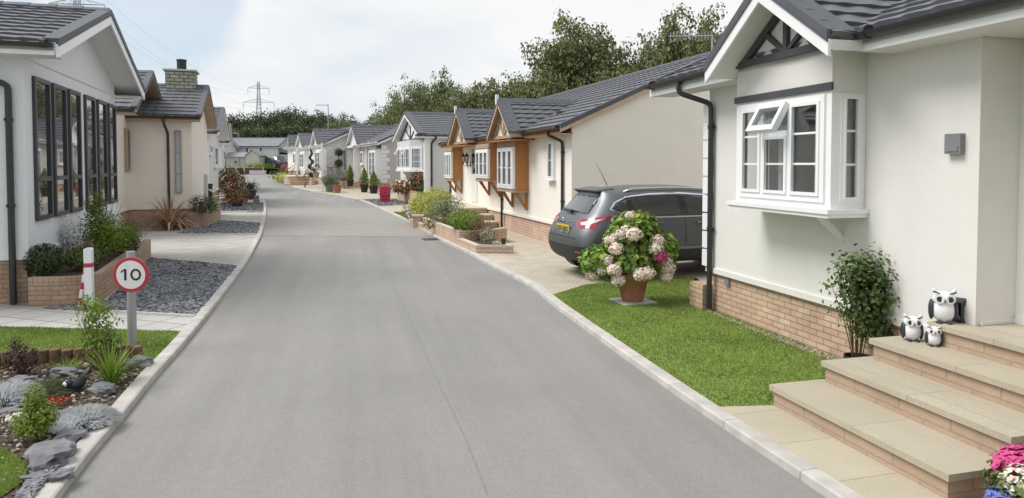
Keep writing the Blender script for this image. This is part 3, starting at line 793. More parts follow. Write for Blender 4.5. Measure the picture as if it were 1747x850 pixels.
scatter('slate_chippings', SL3, 2600, chip(.075), 'slate', .05, 3, label='slate chippings under the potted plants on the left bend', cat='slate chippings')
scatter('slate_chippings', SL4, 1500, chip(.1), 'slate', .05, 4, label='slate chippings around the red letter box', cat='slate chippings')
scatter('slate_chippings', SL5, 1500, chip(.05), 'slate', .055, 5, label='slate chippings by the kerb at the bottom left corner', cat='slate chippings')
scatter('gravel', GRV, 1500, chip(.028), 'rubble', .05, 6, label='thin strip of pale gravel along the near right brick plinth', cat='gravel')
scatter('grass', LAWN3, 60000, blade(.021, .0045), 'grass', .055, 7, label='bright lawn in front of the near right bungalow', cat='lawn')
scatter('grass', LAWN1, 30000, blade(.026, .0045), 'grass', .052, 8, label='strip of lawn behind the log edging', cat='lawn')
scatter('grass', LAWN2, 9000, blade(.028, .0045), 'grass', .06, 9, label='rounded patch of lawn at the bottom left corner', cat='lawn')
scatter('grass', LAWN5, 1500, blade(.06, .01), 'grass', .05, 10, label='small lawn triangle by the kerb before the far brick planter', cat='lawn')
def Sd(h, px, py, s0):   # sight line -> (d, z) on the house's side plane s = s0
    d = ray(px, py); ox = h.o.x + h.u[0] * s0; oy = h.o.y + h.u[1] * s0
    t = (ox * h.u[0] + oy * h.u[1]) / (d[0] * h.u[0] + d[1] * h.u[1])
    x, y, z = d[0] * t, d[1] * t, H + d[2] * t
    return -((x - ox) * h.n.x + (y - oy) * h.n.y), z - h.zb
def bx(h, name, mat, *b, par=None):
    m = h.mb(); m.box(*b); return m.build(name, mat, par or h.root)
GR = 'single storey park homes lining the road'

# ================================================================ near right: cream bungalow A
oA = P(1207, 526, .06); A = House('bungalow', 'near right cream bungalow with black timbered gable over a white bay window and stone steps', (oA.x, oA.y), vdir(570), 1, group=GR, zb=0.)
walls(A, 's', 0, 6.6, .62, 3.33, 4.9, .4, 'wall_cream', s0=-4.12, lip=False)
m = A.mb(); m.prism([(.42, .62), (6.6, .62), (6.6, 3.3), (3.3, 4.5), (.42, 3.3)], 'x', -9, -4.121); m.build('recessed_wall', 'wall_cream', A.root)
m = A.mb(); m.box(-4.14, .025, -.025, .05, .59, .66); m.box(-4.14, -4.09, .0505, .44, .77, .80); m.box(-9, -4.14, .395, .44, .77, .83); m.box(-.01, .025, .051, 6.6, .59, .66); m.build('render_bead', 'wall_cream', A.root)
m = A.mb(); m.box(-4.1, -.03, .03, 6.5, -.2, .617); m.box(-9, -4.101, .45, 6.5, -.2, .617); m.build('plinth', 'brick', A.root)
roof(A, 's', -.4, 7., -9, 1.02, 3.33, 4.9, ends=(0, 1))
for a, b in ((-9, -3.25), (-1.2, 1.02)): eaves(A, a, b, -.4, 3.33)
bx(A, 'soffit', 'soffit_white', -9, -4.14, -.0, .42, 3.14, 3.16)
roof(A, 'd', -3.28, -1.18, -.75, 1.25, 3.27, 4.0, back=(-.4, 1.22), ends=(1, 0), course=.33, name='gable_roof', bw=.19, trimw=.28)
# bay
bay = bx(A, 'bay', 'wall_cream', -2.89, -1.28, -.4, -.002, 2.80, 3.32)
m = A.mb(); m.box(-2.91, -1.26, -.425, -.4005, 2.83, 2.905); m.build('bay_timber', 'dark_timber', A.root)
gable_timbers(A, -3.12, -1.34, 3.24, 3.86, -.405, 'dark_timber', .075, 'wall_cream')
m = A.mb(); m.box(-2.89, -1.28, -.4, -.002, 1.66, 1.72); m.box(-2.96, -1.21, -.49, -.003, 1.615, 1.66); m.box(-2.94, -1.23, -.47, -.003, 1.575, 1.6145); m.build('bay_sill', 'white_trim', A.root)
for q in ((-2.89, -2.81, -.4, -.3), (-1.36, -1.28, -.4, -.3), (-2.892, -2.82, -.06, -.002)): bx(A, 'bay_post', 'upvc', *q, 1.721, 2.799)
wo = window(A, (-2.81, -.352, 1.721), (1, 0, 0), (0, -1, 0), 1.45, 1.078, [0, .37, .69, 1], (.34, .67), back=-.33, cd=-.045, curt=(0, .17, .40, .50, .52, .60, .76, .84), opened=(1, .66), name='bay_window', fw=.06, sill=False)
window(A, (-2.835, -.3, 1.721), (0, 1, 0), (-1, 0, 0), .24, 1.078, 1, (.34, .67), back=-.02, cd=.0, curtain=None, name='bay_window', fw=.035, sash=.02, sill=False)
# the open top sash of the middle light
m = A.mb(); s0, s1 = -2.27, -1.80; hp = Vector((0, -.43, 2.76)); dn = Vector((0, -.17, -.30)); nn = Vector((0, -.86, .5)) * .035
def opn(mm, s0, s1, a, b, k=1.):
    q = [(s0,) + tuple((hp + dn * a)[1:]), (s1,) + tuple((hp + dn * a)[1:]), (s1,) + tuple((hp + dn * b)[1:]), (s0,) + tuple((hp + dn * b)[1:])]
    mm.hexa([(p[0], p[1] - nn.y * k, p[2] - nn.z * k) for p in q] + [(p[0], p[1] + nn.y * k, p[2] + nn.z * k) for p in q])
opn(m, s0, s1, 0, .18); opn(m, s0, s1, .82, 1); opn(m, s0, s0 + .055, .18, .82); opn(m, s1 - .055, s1, .18, .82)
os_ = m.build('open_sash', 'upvc', A.root); m = A.mb(); opn(m, s0 + .05, s1 - .05, .17, .83, .15); m.build('window_pane', 'pane', os_)
m = A.mb(); m.bar((-2.6, -.30, 1.58), (-2.6, -.0, 1.32), .05, .05); m.build('bay_bracket', 'white_trim', A.root)
m = A.mb(); m.box(-3.99, -3.84, -.055, -.001, 2.19, 2.36); m.box(-3.97, -3.86, -.062, -.0553, 2.21, 2.26); m.build('wall_light', 'plastic_grey', A.root)
sp = A.F(1158, 145, .45)[0]
pipe(A, [(sp, -.455, 3.25), (sp, -.455, 3.10), (-.14, -.06, 2.94), (-.14, -.06, .10)], brackets=(2.62, 1.2), r=.036)
quoins(A, 0, 0, .66, 2.95, 9, 'white_trim', wd=(.13, .10), sd=-1, th=.06)
m = A.mb(); m.box(-.08, .27, -.13, .10, -.1, .41); m.build('low_brick_pier', 'brick', A.root)
bx(A, 'vent', 'plastic_grey', -.52, -.42, .0, .031, .46, .56)
# the front door set back in the porch, mostly outside the frame
m = A.mb(); m.box(-6.1, -5.1, .36, .4185, .80, 2.9); m.build('door', 'upvc', A.root)

# steps
ST = thing('front_steps', 'wide sandstone steps with brick risers leading up to the near right bungalow', 'steps', (A.o.x, A.o.y, 0), A.root.rotation_euler.z)
for k, (of, zt, sl) in enumerate(((1.54, .23, -3.58), (1.06, .41, -3.62), (.62, .59, -3.68), (.26, .77, -3.93))):
    m = A.mb(); m.box(-5.26 if k < 3 else -9, sl + .0, -of + .025, (-.03 if k < 3 else .445) if k < 3 else (-.03), -.1 if k == 0 else zt - .19, zt - .045); ob = m.build('riser', 'brick_step', ST)
    m = A.mb(); m.box(-5.29 if k < 3 else -9.02, sl + .025, -of - .005, (-of + .62) if k < 3 else -.004, zt - .045, zt); t_ = m.build('tread', 'slab_sand', ST)
m = A.mb(); m.box(-9, -4.15, -.002, .418, .5, .77); m.build('landing', 'slab_sand', ST)

# owls
def owl(loc, hh, rz, label):
    t = thing('owl_ornament', label, 'garden ornament', loc, rz, 'black and white owl ornaments on the steps'); k = hh / .26
    m = MB(); m.ball((0, 0, .10 * k), (.085 * k, .078 * k, .10 * k), 18, 12); m.ball((0, -.008 * k, .195 * k), (.085 * k, .07 * k, .062 * k), 18, 10)
    for sx in (-1, 1): m.bar((sx * .055 * k, -.01 * k, .235 * k), (sx * .078 * k, -.01 * k, .275 * k), .02 * k, .025 * k)
    m.build('body', 'ceramic_white', t, smooth=True)
    for sx in (-1, 1):
        m = MB(); m.ball((sx * .083 * k, .012 * k, .10 * k), (.022 * k, .06 * k, .085 * k), 12, 8); m.build('wing', 'ceramic_black', t, smooth=True)
        m = MB(); c = Vector((sx * .037 * k, -.066 * k, .20 * k)); m.tube([c, c + Vector((sx * .003, -.012 * k, 0))], .036 * k, 18); e = m.build('eye', 'ceramic_white', t)
        m = MB(); m.tube([c + Vector((0, -.0125 * k, 0)), c + Vector((0, -.016 * k, 0))], .022 * k, 14); m.build('pupil', 'ceramic_black', e)
        m = MB(); m.bar((sx * .035 * k, -.065 * k, .243 * k), (sx * .08 * k, -.045 * k, .255 * k), .012 * k, .009 * k); m.build('brow', 'ceramic_black', t)
        m = MB(); m.ball((sx * .035 * k, -.05 * k, .008 * k), (.024 * k, .035 * k, .012 * k), 10, 6); m.build('foot', 'ceramic_black', t, smooth=True)
    m = MB(); m.tube([(0, -.072 * k, .185 * k), (0, -.094 * k, .17 * k)], [.012 * k, .002], 8); m.build('beak', 'ceramic_black', t)
def off3(s, d, z): p = A.world(s, d, z); return (p.x, p.y, p.z)
p_ = P(1609, 550, .77); owl((p_.x, p_.y, .77), .27, R(-25), 'largest owl ornament, on the top landing against the wall')
p_ = P(1556, 581, .59); owl((p_.x, p_.y, .59), .215, R(-18), 'middle sized owl ornament on the third step beside the shrub')
p_ = P(1593, 590, .59); owl((p_.x, p_.y, .59), .165, R(-22), 'smallest owl ornament, right of the middle sized one on the third step')
p_ = P(1640, 549, .77); t = thing('lantern', 'small dark lantern standing right of the largest owl', 'lantern', (p_.x, p_.y, .77), R(10))
m = MB(); m.box(-.05, .05, -.05, .05, 0, .02); m.box(-.05, .05, -.05, .05, .15, .17); m.prism([(-.055, .17), (.055, .17), (0, .215)], 'y', -.055, .055)
for a in (-.045, .045):
    for b in (-.045, .045): m.box(a - .005, a + .005, b - .005, b + .005, .02, .15)
m.build('frame', 'ceramic_black', t); m = MB(); m.box(-.038, .038, -.038, .038, .021, .149); m.build('lantern_glass', 'glass_dark', t)

# potted shrub by the steps
pc = A.world(-3.0, -.15, .05); t = plant('potted_shrub', 'airy small-leaved shrub in a black pot beside the near right steps', 'shrub', (pc.x, pc.y, .05),
    [('foliage', 'leaf_mid', dome([(.04, -.1, .78, (.33, .26, .42), 1500), (-.02, -.08, 1.0, (.30, .24, .26), 520), (.16, -.1, .50, (.30, .24, .26), 620), (.04, -.08, .85, (.46, .34, .48), 420)], .048, .75, .25, .5, .9)),
     ('stem', 'stem_brown', stems_fn(16, .34, 1.2, .006))])
m = MB(); m.lathe(pot_profile(.115, .17, .085, .02)); m.build('pot', 'plastic_dark', t, smooth=False)

# flower pot at the bottom right corner
pc = A.world(-5.62, -1.35, 0); t = thing('flower_pot', 'pot of pink, cream and blue flowers at the bottom right corner by the steps', 'potted plant', (pc.x, pc.y, .05))
m = MB(); m.lathe([(.11, 0), (.16, .16), (.175, .18), (.16, .18), (.15, .15), (.0001, .15)], n=20); m.build('pot', 'plastic_dark', t)
rs = random.Random(5)
m = MB(); clump(m, (0, 0, .24), (.24, .24, .13), 420, .05, rs); m.build('foliage', 'leaf_mid', t, uv=False, recalc=False)
m = MB(); clump(m, (.10, .09, .30), (.22, .2, .12), 620, .052, rs, .8, .6, .95); m.build('pink_blooms', 'bloom_magenta', t, uv=False, recalc=False)
m = MB(); clump(m, (-.06, -.06, .30), (.12, .11, .09), 260, .04, rs, .8, .6, .95); m.build('cream_blooms', 'bloom_white', t, uv=False, recalc=False)
m = MB(); clump(m, (-.2, -.06, .2), (.07, .07, .07), 90, .04, rs, .8, .6, .95); m.build('blue_blooms', 'bloom_blue', t, uv=False, recalc=False)

# ================================================================ hydrangea
pc = P(1079, 514, .06); t = thing('potted_hydrangea', 'big hydrangea with faded pink flower heads in a terracotta pot on the lawn', 'potted plant', (pc.x, pc.y, .075))
m = MB(); m.lathe([(.155, 0), (.16, .01), (.235, .34), (.262, .35), (.268, .42), (.25, .425), (.24, .39), (.0001, .38)], n=32); m.build('pot', 'terracotta', t, smooth=True)
rs = random.Random(21)
m = MB()
for c, r, n in (((0, 0, .88), (.45, .36, .42), 700), ((-.50, -.03, .58), (.34, .27, .28), 340), ((.40, .02, .72), (.29, .25, .36), 340), ((0, -.1, .62), (.45, .34, .24), 340), ((.02, 0, 1.12), (.36, .28, .24), 330), ((0, 0, .75), (.35, .3, .35), 150)):
    clump(m, c, r, int(n * 1.35), .112, rs, .65, .55, .7, .65)
m.build('foliage', 'leaf_hydrangea', t, uv=False, recalc=False)
m = MB(); stems_fn(9, .4, .85, .012)(m, rs); m2 = MB(); m2.v = [(x, y, z + .34) for x, y, z in m.v]; m2.f = m.f; m2.mi = m.mi; m2.build('stem', 'stem_brown', t, uv=False)
for i, (x, z, y) in enumerate(((-.26, 1.0, -.24), (-.40, .92, -.16), (-.14, 1.08, -.2), (-.05, 1.02, -.33), (-.33, .80, -.27), (-.48, .62, -.2), (-.55, .48, -.18), (-.66, .54, -.08), (-.70, .38, -.08), (.36, .92, -.2), (.33, .80, -.26), (.40, .68, -.24), (.52, .62, -.14), (.58, .48, -.12), (.55, .36, -.14), (.16, .46, -.38), (.05, .44, -.4), (-.30, .34, -.3), (-.38, .5, -.36), (-.06, 1.27, -.1), (.5, .84, -.02))):
    m = MB(); r = rs.uniform(.10, .13); c = Vector((x * .86, y, z * .98 + .02))
    for k in range(170):
        v = Vector((rs.gauss(0, 1), rs.gauss(0, 1), rs.gauss(0, 1))).normalized(); v.z *= .8
        leaf(m, c + v * r * rs.uniform(.82, 1.0), v + Vector((rs.uniform(-.3, .3), rs.uniform(-.3, .3), rs.uniform(-.3, .3))), .042, .036, rs)
    m.ball(c, (r * .68, r * .68, r * .58), 12, 8, .5, i)
    m.build('flower_head', 'bloom_magenta' if i in (11,) else 'bloom_pink', t, uv=False, recalc=False)
m = MB(); m.box(-.27, .27, -.26, .26, -.02, .012); o = m.build('paving_slab', 'concrete_edge', None, loc=(pc.x, pc.y, .06)); o.rotation_euler.z = R(20); prop(o, 'square slab on the lawn under the hydrangea pot', 'paving slab')

# ================================================================ right second: bungalow B with orange wooden bays
oB = P(944, 418, .05); B = House('bungalow', 'ivory bungalow with three orange wooden bay windows and two small timbered gables', (oB.x, oB.y), vdir(509), 1, group=GR, zb=0.)
walls(B, 's', 12.2, 7.9, .6, 3.0, 4.93, .35, 'wall_ivory', s0=-1.2)
plinth(B, 12.2, 7.9, .6, 'brick_pink', s0=-1.2)
roof(B, 's', -.35, 8.25, -1.32, 12.55, 3.0, 4.93, barge='wood_light', soffit='wood_orange', ends=(1, 1), bw=.15)
for a, b in ((-1.32, 1.36), (3.66, 6.4), (9.25, 12.6)): eaves(B, a, b, -.35, 3.0, 'wood_orange', soff='wood_light')
for (a, b, zr_) in ((1.34, 3.68, 3.93), (6.4, 9.25, 4.05)):
    dr = (zr_ - 3.0) / .445 - .35
    roof(B, 'd', a, b, -.72, dr, 2.97, zr_, back=(-.38, dr), ends=(1, 0), name='gable_roof', barge='wood_light', soffit='wood_tan', bw=.17, trimw=.3, course=.3)
    gable_timbers(B, a + .12, b - .12, 2.84, zr_ - .14, -.53, 'wood_tan', .09, 'wall_ivory')
    bx(B, 'finial', 'white_trim', (a + b) / 2 - .05, (a + b) / 2 + .05, -.80, -.72, zr_ - .12, zr_ + .16)
    bx(B, 'soffit', 'wood_orange', a + .05, b - .05, -.70, -.01, 2.76, 2.785)
for (s0, s1, z0, z1) in ((1.93, 3.48, 1.36, 2.78), (4.52, 6.10, 1.60, 2.78), (9.9, 11.2, 1.50, 2.78)):
    b_ = bx(B, 'bay', 'wood_orange', s0, s1, -.40, -.002, z0, z1)
    m = B.mb(); m.box(s0 - .03, s1 + .03, -.46, -.402, z1 - .16, z1 - .02); m.build('bay_head', 'wood_tan', B.root); m = B.mb(); m.box(s0 - .03, s1 + .03, -.47, -.0, z0 - .05, z0 - .001); m.box(s0 - .02, s1 + .02, -.45, -.401, z0 - .0009, z0 + .05); m.build('bay_sill', 'wood_tan', B.root)
    window(B, (s0 + .01, -.4005, z0 + .055), (1, 0, 0), (0, -1, 0), s1 - s0 - .02, z1 - z0 - .24, 3, (.5,), fw=.07, sash=.05, depth=.08, sill=False, curt=(0, 1), name='bay_window', curtain='curtain')
    for s in (s0 + .12, s1 - .12):
        m = B.mb(); m.box(s - .035, s + .035, -.06, -.001, z0 - .55, z0 - .051); m.prism([(-.40, z0 - .055), (-.28, z0 - .055), (-.06, z0 - .42), (-.06, z0 - .53)], 'x', s - .032, s + .032); m.build('bay_bracket', 'wood_orange', B.root)
m = B.mb(); m.box(7.62, 8.45, -.03, -.001, .72, 2.80); dr_ = m.build('door', 'upvc', B.root)
m = B.mb(); m.box(7.72, 8.35, -.036, -.0305, 1.75, 2.68); m.build('door_glass', 'glass_dark', dr_)
m = B.mb(); m.tube([(7.76, -.045, 1.62), (7.76, -.045, 1.74)], .012, 6); m.build('handle', 'chrome', dr_)
window(B, (-.14, -.001, 1.72), (1, 0, 0), (0, -1, 0), .42, .98, 1, (.5,), curt=(0, 1), fw=.05, sash=.03)
for s in (9.15, 8.62):
    m = B.mb(); m.box(s - .03, s + .03, -.02, -.001, 2.0, 2.22); m.tube([(s, -.02, 2.08), (s, -.10, 2.04), (s, -.16, 2.08), (s, -.16, 2.16)], .012, 6)
    m.lathe([(.045, 2.14), (.04, 2.18)], (s, -.16, 0), 6); m.lathe([(.11, 2.40), (.03, 2.5), (.012, 2.55)], (s, -.16, 0), 6)
    for q in range(6): a_ = q * 1.047; m.tube([(s + .04 * math.cos(a_), -.16 + .04 * math.sin(a_), 2.17), (s + .085 * math.cos(a_), -.16 + .085 * math.sin(a_), 2.40)], .008, 4)
    cl_ = m.build('carriage_lamp', 'iron', B.root); m = B.mb(); m.lathe([(.035, 2.181), (.078, 2.398)], (s, -.16, 0), 6); m.build('lamp_glass', 'lamp_clear', cl_)
s_ = B.F(934, 226, .4)[0]; pipe(B, [(s_, -.405, 2.93), (s_, -.405, 2.82), (-.72, -.05, 2.66), (-.72, -.05, .08)], brackets=(2.4, 1.2))
pipe(B, [(4.42, -.05, 2.78), (4.42, -.05, .08)], brackets=(1.0,)); pipe(B, [(12.0, -.05, 2.78), (12.0, -.05, .08)], brackets=(1.0,))
bx(B, 'roof_vent', 'dark_frame', 1.2, 1.42, .62, .8, 3.46, 3.56)

# steps up to B's door
p0 = B.world(6.2, -.05); t = thing('door_steps', 'three brick steps with stone treads against the ivory bungalow', 'steps', (B.o.x, B.o.y, 0), B.root.rotation_euler.z)
for k, s0 in enumerate((5.05, 5.6, 6.3)):
    zt = .05 + .19 * (k + 1); m = B.mb(); m.box(s0, 9.2 if k == 2 else s0 + .9, -1.15, -.0, -.05, zt - .05); m.build('riser', 'brick_pink', t)
    m = B.mb(); m.box(s0 - .03, 9.2 if k == 2 else s0 + .71, -1.18, -.0, zt - .05, zt); m.build('tread', 'sandstone', t)

# ================================================================ right third: C, pale blue grey with black timbered gable
pC = at(726, 34.); Cc = House('bungalow', 'pale blue grey bungalow with black timbered white gable, behind the red letter box', (pC.x, pC.y), vdir(445), 1, group=GR)
LC = 6.5
walls(Cc, 'd', LC, 12, .65, 3.55, 4.85, .32, 'wall_blue'); plinth(Cc, LC, 12, .65, 'brick_pink')
roof(Cc, 'd', -.32, LC + .32, -.38, 12.3, 3.55, 4.85, ends=(1, 0), step=.12, trimw=.3); eaves_side(Cc, -.6, 12.3, -.32, 3.55, 0)
gable_timbers(Cc, .0, LC, 3.3, 4.7, -.06, 'dark_timber', .13, 'wall_white')
m = Cc.mb(); z0, z1 = 1.78, 2.95
pts = [(.55, 0), (1.1, -.55), (4.6, -.55), (5.15, 0)]
m.prism(pts, 'z', z1, 3.3); m.build('bay', 'wall_blue', Cc.root)
m = Cc.mb(); m.prism([(.45, 0), (1.05, -.63), (4.65, -.63), (5.25, 0)], 'z', z0 - .12, z0); m.build('bay_sill', 'white_trim', Cc.root)
m = Cc.mb(); m.prism([(.6, 0), (1.12, -.5), (4.58, -.5), (5.1, 0)], 'z', z0 - .01, z1 + .01); m.build('bay_core', 'interior', Cc.root)
window(Cc, (1.12, -.5005, z0), (1, 0, 0), (0, -1, 0), 3.46, z1 - z0, [0, .3, .42, .62, .72, 1], (.5,), fw=.1, curt=(0, 1), cd=.015, sill=False, name='bay_window')
window(Cc, (.57, -.0, z0), (.52, -.5, 0), (-.5, -.52, 0), .72, z1 - z0, 1, (.33, .66), fw=.07, curt=(0, .3, .7, 1), cd=.015, sill=False, name='bay_window')
for s in (1.4, 3.2):
    m = Cc.mb(); m.bar((s, -.5, z0 - .14), (s, -.0, z0 - .65), .07, .07); m.build('bay_bracket', 'white_trim', Cc.root)
for s in (1.9, 4.1):
    m = Cc.mb(); m.bar((s - .25, -.78, 2.62), (s + .25, -.78, 2.62), .04, .06); m.bar((s - .25, -.6, 2.9), (s - .25, -.78, 2.62), .05, .05); m.bar((s + .25, -.6, 2.9), (s + .25, -.78, 2.62), .05, .05); m.build('open_sash', 'upvc', Cc.root)
d_, z_ = Sd(Cc, 736, 300, -.0)
pipe(Cc, [(-.38, d_ + .15, 3.5), (-.38, d_ + .15, 3.35), (-.05, d_, 3.1), (-.05, d_, .1)], brackets=(2.6, 1.3), r=.05)
m = Cc.mb(); m.box(-.03, .12, -.03, .3, .64, 3.4); m.build('corner_trim', 'white_trim', Cc.root)

# ================================================================ right fourth: D, grey with white quoins
pD = P(652, 330); D_ = House('bungalow', 'grey bungalow with white quoins and a small gable over its white door', (pD.x, pD.y), vdir(333), 1, group=GR)
walls(D_, 's', 14, 6.8, .65, 3.3, 4.95, .35, 'wall_grey'); plinth(D_, 14, 6.8, .65, 'brick_pink')
roof(D_, 's', -.35, 7.15, -.3, 14.2, 3.3, 4.95, ends=(1, 0), step=.15, course=.4, pitch=.45); eaves(D_, -.3, 14.2, -.35, 3.3, gut='white_trim')
quoins(D_, 0, 0, .68, 3.1, 9, 'white_trim', wd=(.5, .32), sd=1, th=.04)
def fs(h, x, off=0.): return h.F(x, 281, off)[0]
def fz(h, x, y, off=0.): return h.F(x, y, off)[1]
a, b = fs(D_, 612.5, .5), fs(D_, 592.5, .5); zr_ = 4.7; k_ = 1.65 / 3.75; dr = (zr_ - 3.3) / k_ - .35
roof(D_, 'd', a, b, -.6, dr, 3.3, zr_, back=(-.35, dr), name='gable_roof', step=.15, course=.4, pitch=.45)
m = D_.mb(); m.prism([(a + .3, 3.2), (b - .3, 3.2), ((a + b) / 2, zr_ - .25)], 'y', -.4, -.32); m.build('gable_panel', 'white_trim', D_.root)
def simple_window(h, x0, x1, y0, y1, proj=0., cols=1, bars=(.5,), roofed=False, **kw):
    a, b = sorted((fs(h, x0, proj), fs(h, x1, proj))); xm = (x0 + x1) / 2; zt, zb_ = fz(h, xm, y0, proj), fz(h, xm, y1, proj)
    if proj: bx(h, 'bay', 'upvc', a, b, -proj, -.001, zb_ - .08, zt + .12)
    if roofed:
        m = h.mb(); m.hexa([(a - .1, -proj - .12, zt + .12), (b + .1, -proj - .12, zt + .12), (b + .1, 0, zt + .12), (a - .1, 0, zt + .12), (a + .15, -proj * .3, zt + .48), (b - .15, -proj * .3, zt + .48), (b - .15, 0, zt + .48), (a + .15, 0, zt + .48)]); m.build('bay_roof', 'tile', h.root)
    return window(h, (a, -proj - .001, zb_), (1, 0, 0), (0, -1, 0), b - a, zt - zb_, cols, bars, fw=kw.get('fw', .09), curt=kw.get('curt', (0, .35, .65, 1)), sash=kw.get('sash', .05), vb=kw.get('vb', 0))
simple_window(D_, 631, 642, 257, 304, .35, 2, (.25, .5, .75), True, vb=1); simple_window(D_, 585, 593, 257, 301, .35, 2, (.25, .5, .75), True, vb=1)
simple_window(D_, 616, 621, 258, 281)
a, b = fs(D_, 613), fs(D_, 603); zt, zb_ = fz(D_, 608, 254), fz(D_, 608, 309)
m = D_.mb(); m.box(a - .1, b + .1, -.06, -.001, zb_, zt + .1); o = m.build('door', 'upvc', D_.root); m = D_.mb(); m.box((a + b) / 2 - .16, (a + b) / 2 + .16, -.066, -.0605, zb_ + .9, zt - .3); m.build('door_glass', 'glass_dark', o)
m = D_.mb(); m.bar((a - .3, -.5, zt + .14), (b + .3, -.5, zt + .14), .12, .16); m.box(a - .25, a - .12, -.45, -.001, zb_, zt + .1); m.box(b + .12, b + .25, -.45, -.001, zb_, zt + .1); m.build('door_surround', 'white_trim', D_.root)
pipe(D_, [(fs(D_, 627), -.06, 3.1), (fs(D_, 627), -.06, .05)], mat='white_trim', r=.06)
m = D_.mb(); m.box(-.06, -.001, .55, 2.4, .05, .62); m.box(-.09, -.061, .45, 2.5, .56, .62); m.build('service_panel', 'white_trim', D_.root)
STD = thing('door_steps', 'brick steps with black iron railings at the grey bungalow', 'steps', (D_.o.x, D_.o.y, D_.zb), D_.root.rotation_euler.z); sa, sb = a - 1.0, b + .9
for k in range(3):
    m = D_.mb(); m.box(a - 1.5 + .42 * k, b + .3, -1.35, -.02, -.2 if k == 0 else .2 * k, .2 * (k + 1)); m.build('step', 'brick_pink', STD)
RA = thing('iron_railing', 'black iron handrails either side of the steps at the grey bungalow', 'railing', (D_.o.x, D_.o.y, D_.zb), D_.root.rotation_euler.z)
for yy in (-1.4, -2.0):
    m = D_.mb(); m.tube([(a - 1.6, yy, 1.0), (a - .1, yy, 1.65), (b + 1.2, yy, 1.65)], .03, 6)
    for q in range(9): s = a - 1.6 + q * .4; zz = 1.0 + min(1, (s - a + 1.6) / 1.5) * .65; m.tube([(s, yy, .0), (s, yy, zz)], .017, 5)
    m.build('handrail', 'iron', RA)

# ================================================================ right fifth and sixth: E, F
pE = at(553, 51.); E_ = House('bungalow', 'white quoined bungalow behind the brick steps with spiral topiary', (pE.x, pE.y), vdir(318), 1, group=GR)
walls(E_, 's', 11.8, 6.8, .7, 3.2, 4.9, .35, 'wall_pale'); plinth(E_, 11.8, 6.8, .7, 'brick_pink')
roof(E_, 's', -.35, 7.15, -.3, 12, 3.2, 4.9, ends=(1, 0), step=.2, course=.45, pitch=.6); eaves(E_, -.3, 12, -.35, 3.2, gut='white_trim')
quoins(E_, 0, 0, .72, 3.0, 10, 'white_trim', wd=(.6, .4), sd=1, th=.05)
for x0, x1 in ((544, 531.5), (518, 505)):
    a, b = fs(E_, x0, .5), fs(E_, x1, .5)
    roof(E_, 'd', a, b, -.6, 2., 3.2, 4.35, back=(-.3, 2.), name='gable_roof', step=.2, course=.45, pitch=.6)
    m = E_.mb(); m.prism([(a + .3, 3.1), (b - .3, 3.1), ((a + b) / 2, 4.1)], 'y', -.4, -.3); m.build('gable_panel', 'white_trim', E_.root)
simple_window(E_, 539, 547.5, 258, 288, .4, 2, (.33, .66), vb=1); simple_window(E_, 512.5, 519.5, 261, 287, .4, 2, (.33, .66), vb=1); simple_window(E_, 524.5, 528, 258, 272)
a, b = fs(E_, 536.5), fs(E_, 531.5); zt, zb_ = fz(E_, 534, 256), fz(E_, 534, 295); bx(E_, 'door', 'upvc', a, b, -.06, -.001, zb_, zt)
for x in (549.5, 529.5, 507): s = fs(E_, x, .9); bx(E_, 'porch_post', 'white_trim', s - .06, s + .06, -.96, -.84, -.1, 3.15)
window(E_, (-.001, 1.1, 1.15), (0, 1, 0), (-1, 0, 0), 1.15, 1.75, 2, (.33, .66), fw=.09, vb=1)
STE = thing('door_steps', 'wide flight of four brick steps below the white porch columns', 'steps', (E_.o.x, E_.o.y, E_.zb), E_.root.rotation_euler.z)
for k in range(4):
    s = 1.9 + .4 * k; m = E_.mb(); m.box(s, 9.6, -2.2, -.3, -.2 if k == 0 else .19 * k - .02, .19 * (k + 1) - .05); m.build('riser', 'brick_pink', STE)
    m = E_.mb(); m.box(s - .04, 9.64, -2.24, -.29, .19 * (k + 1) - .05, .19 * (k + 1)); m.build('tread', 'sandstone', STE)
pF = at(507, 65.); Ff = House('bungalow', 'farthest white bungalow at the end of the right hand row', (pF.x, pF.y), vdir(318), 1, group=GR)
walls(Ff, 's', 6.5, 6.8, .7, 3.1, 4.75, .35, 'wall_pale'); plinth(Ff, 6.5, 6.8, .7, 'brick_pink')
roof(Ff, 's', -.35, 7.15, -.3, 6.8, 3.1, 4.75, ends=(1, 0), step=.25, course=.5, pitch=.8); eaves(Ff, -.3, 6.8, -.35, 3.1, gut='white_trim')
roof(Ff, 'd', .3, 2.6, -.6, 2., 3.1, 4.2, back=(-.3, 2.), name='gable_roof', step=.25, course=.5, pitch=.8)
simple_window(Ff, 501, 504.5, 261, 280, .3, 1, (.5,))

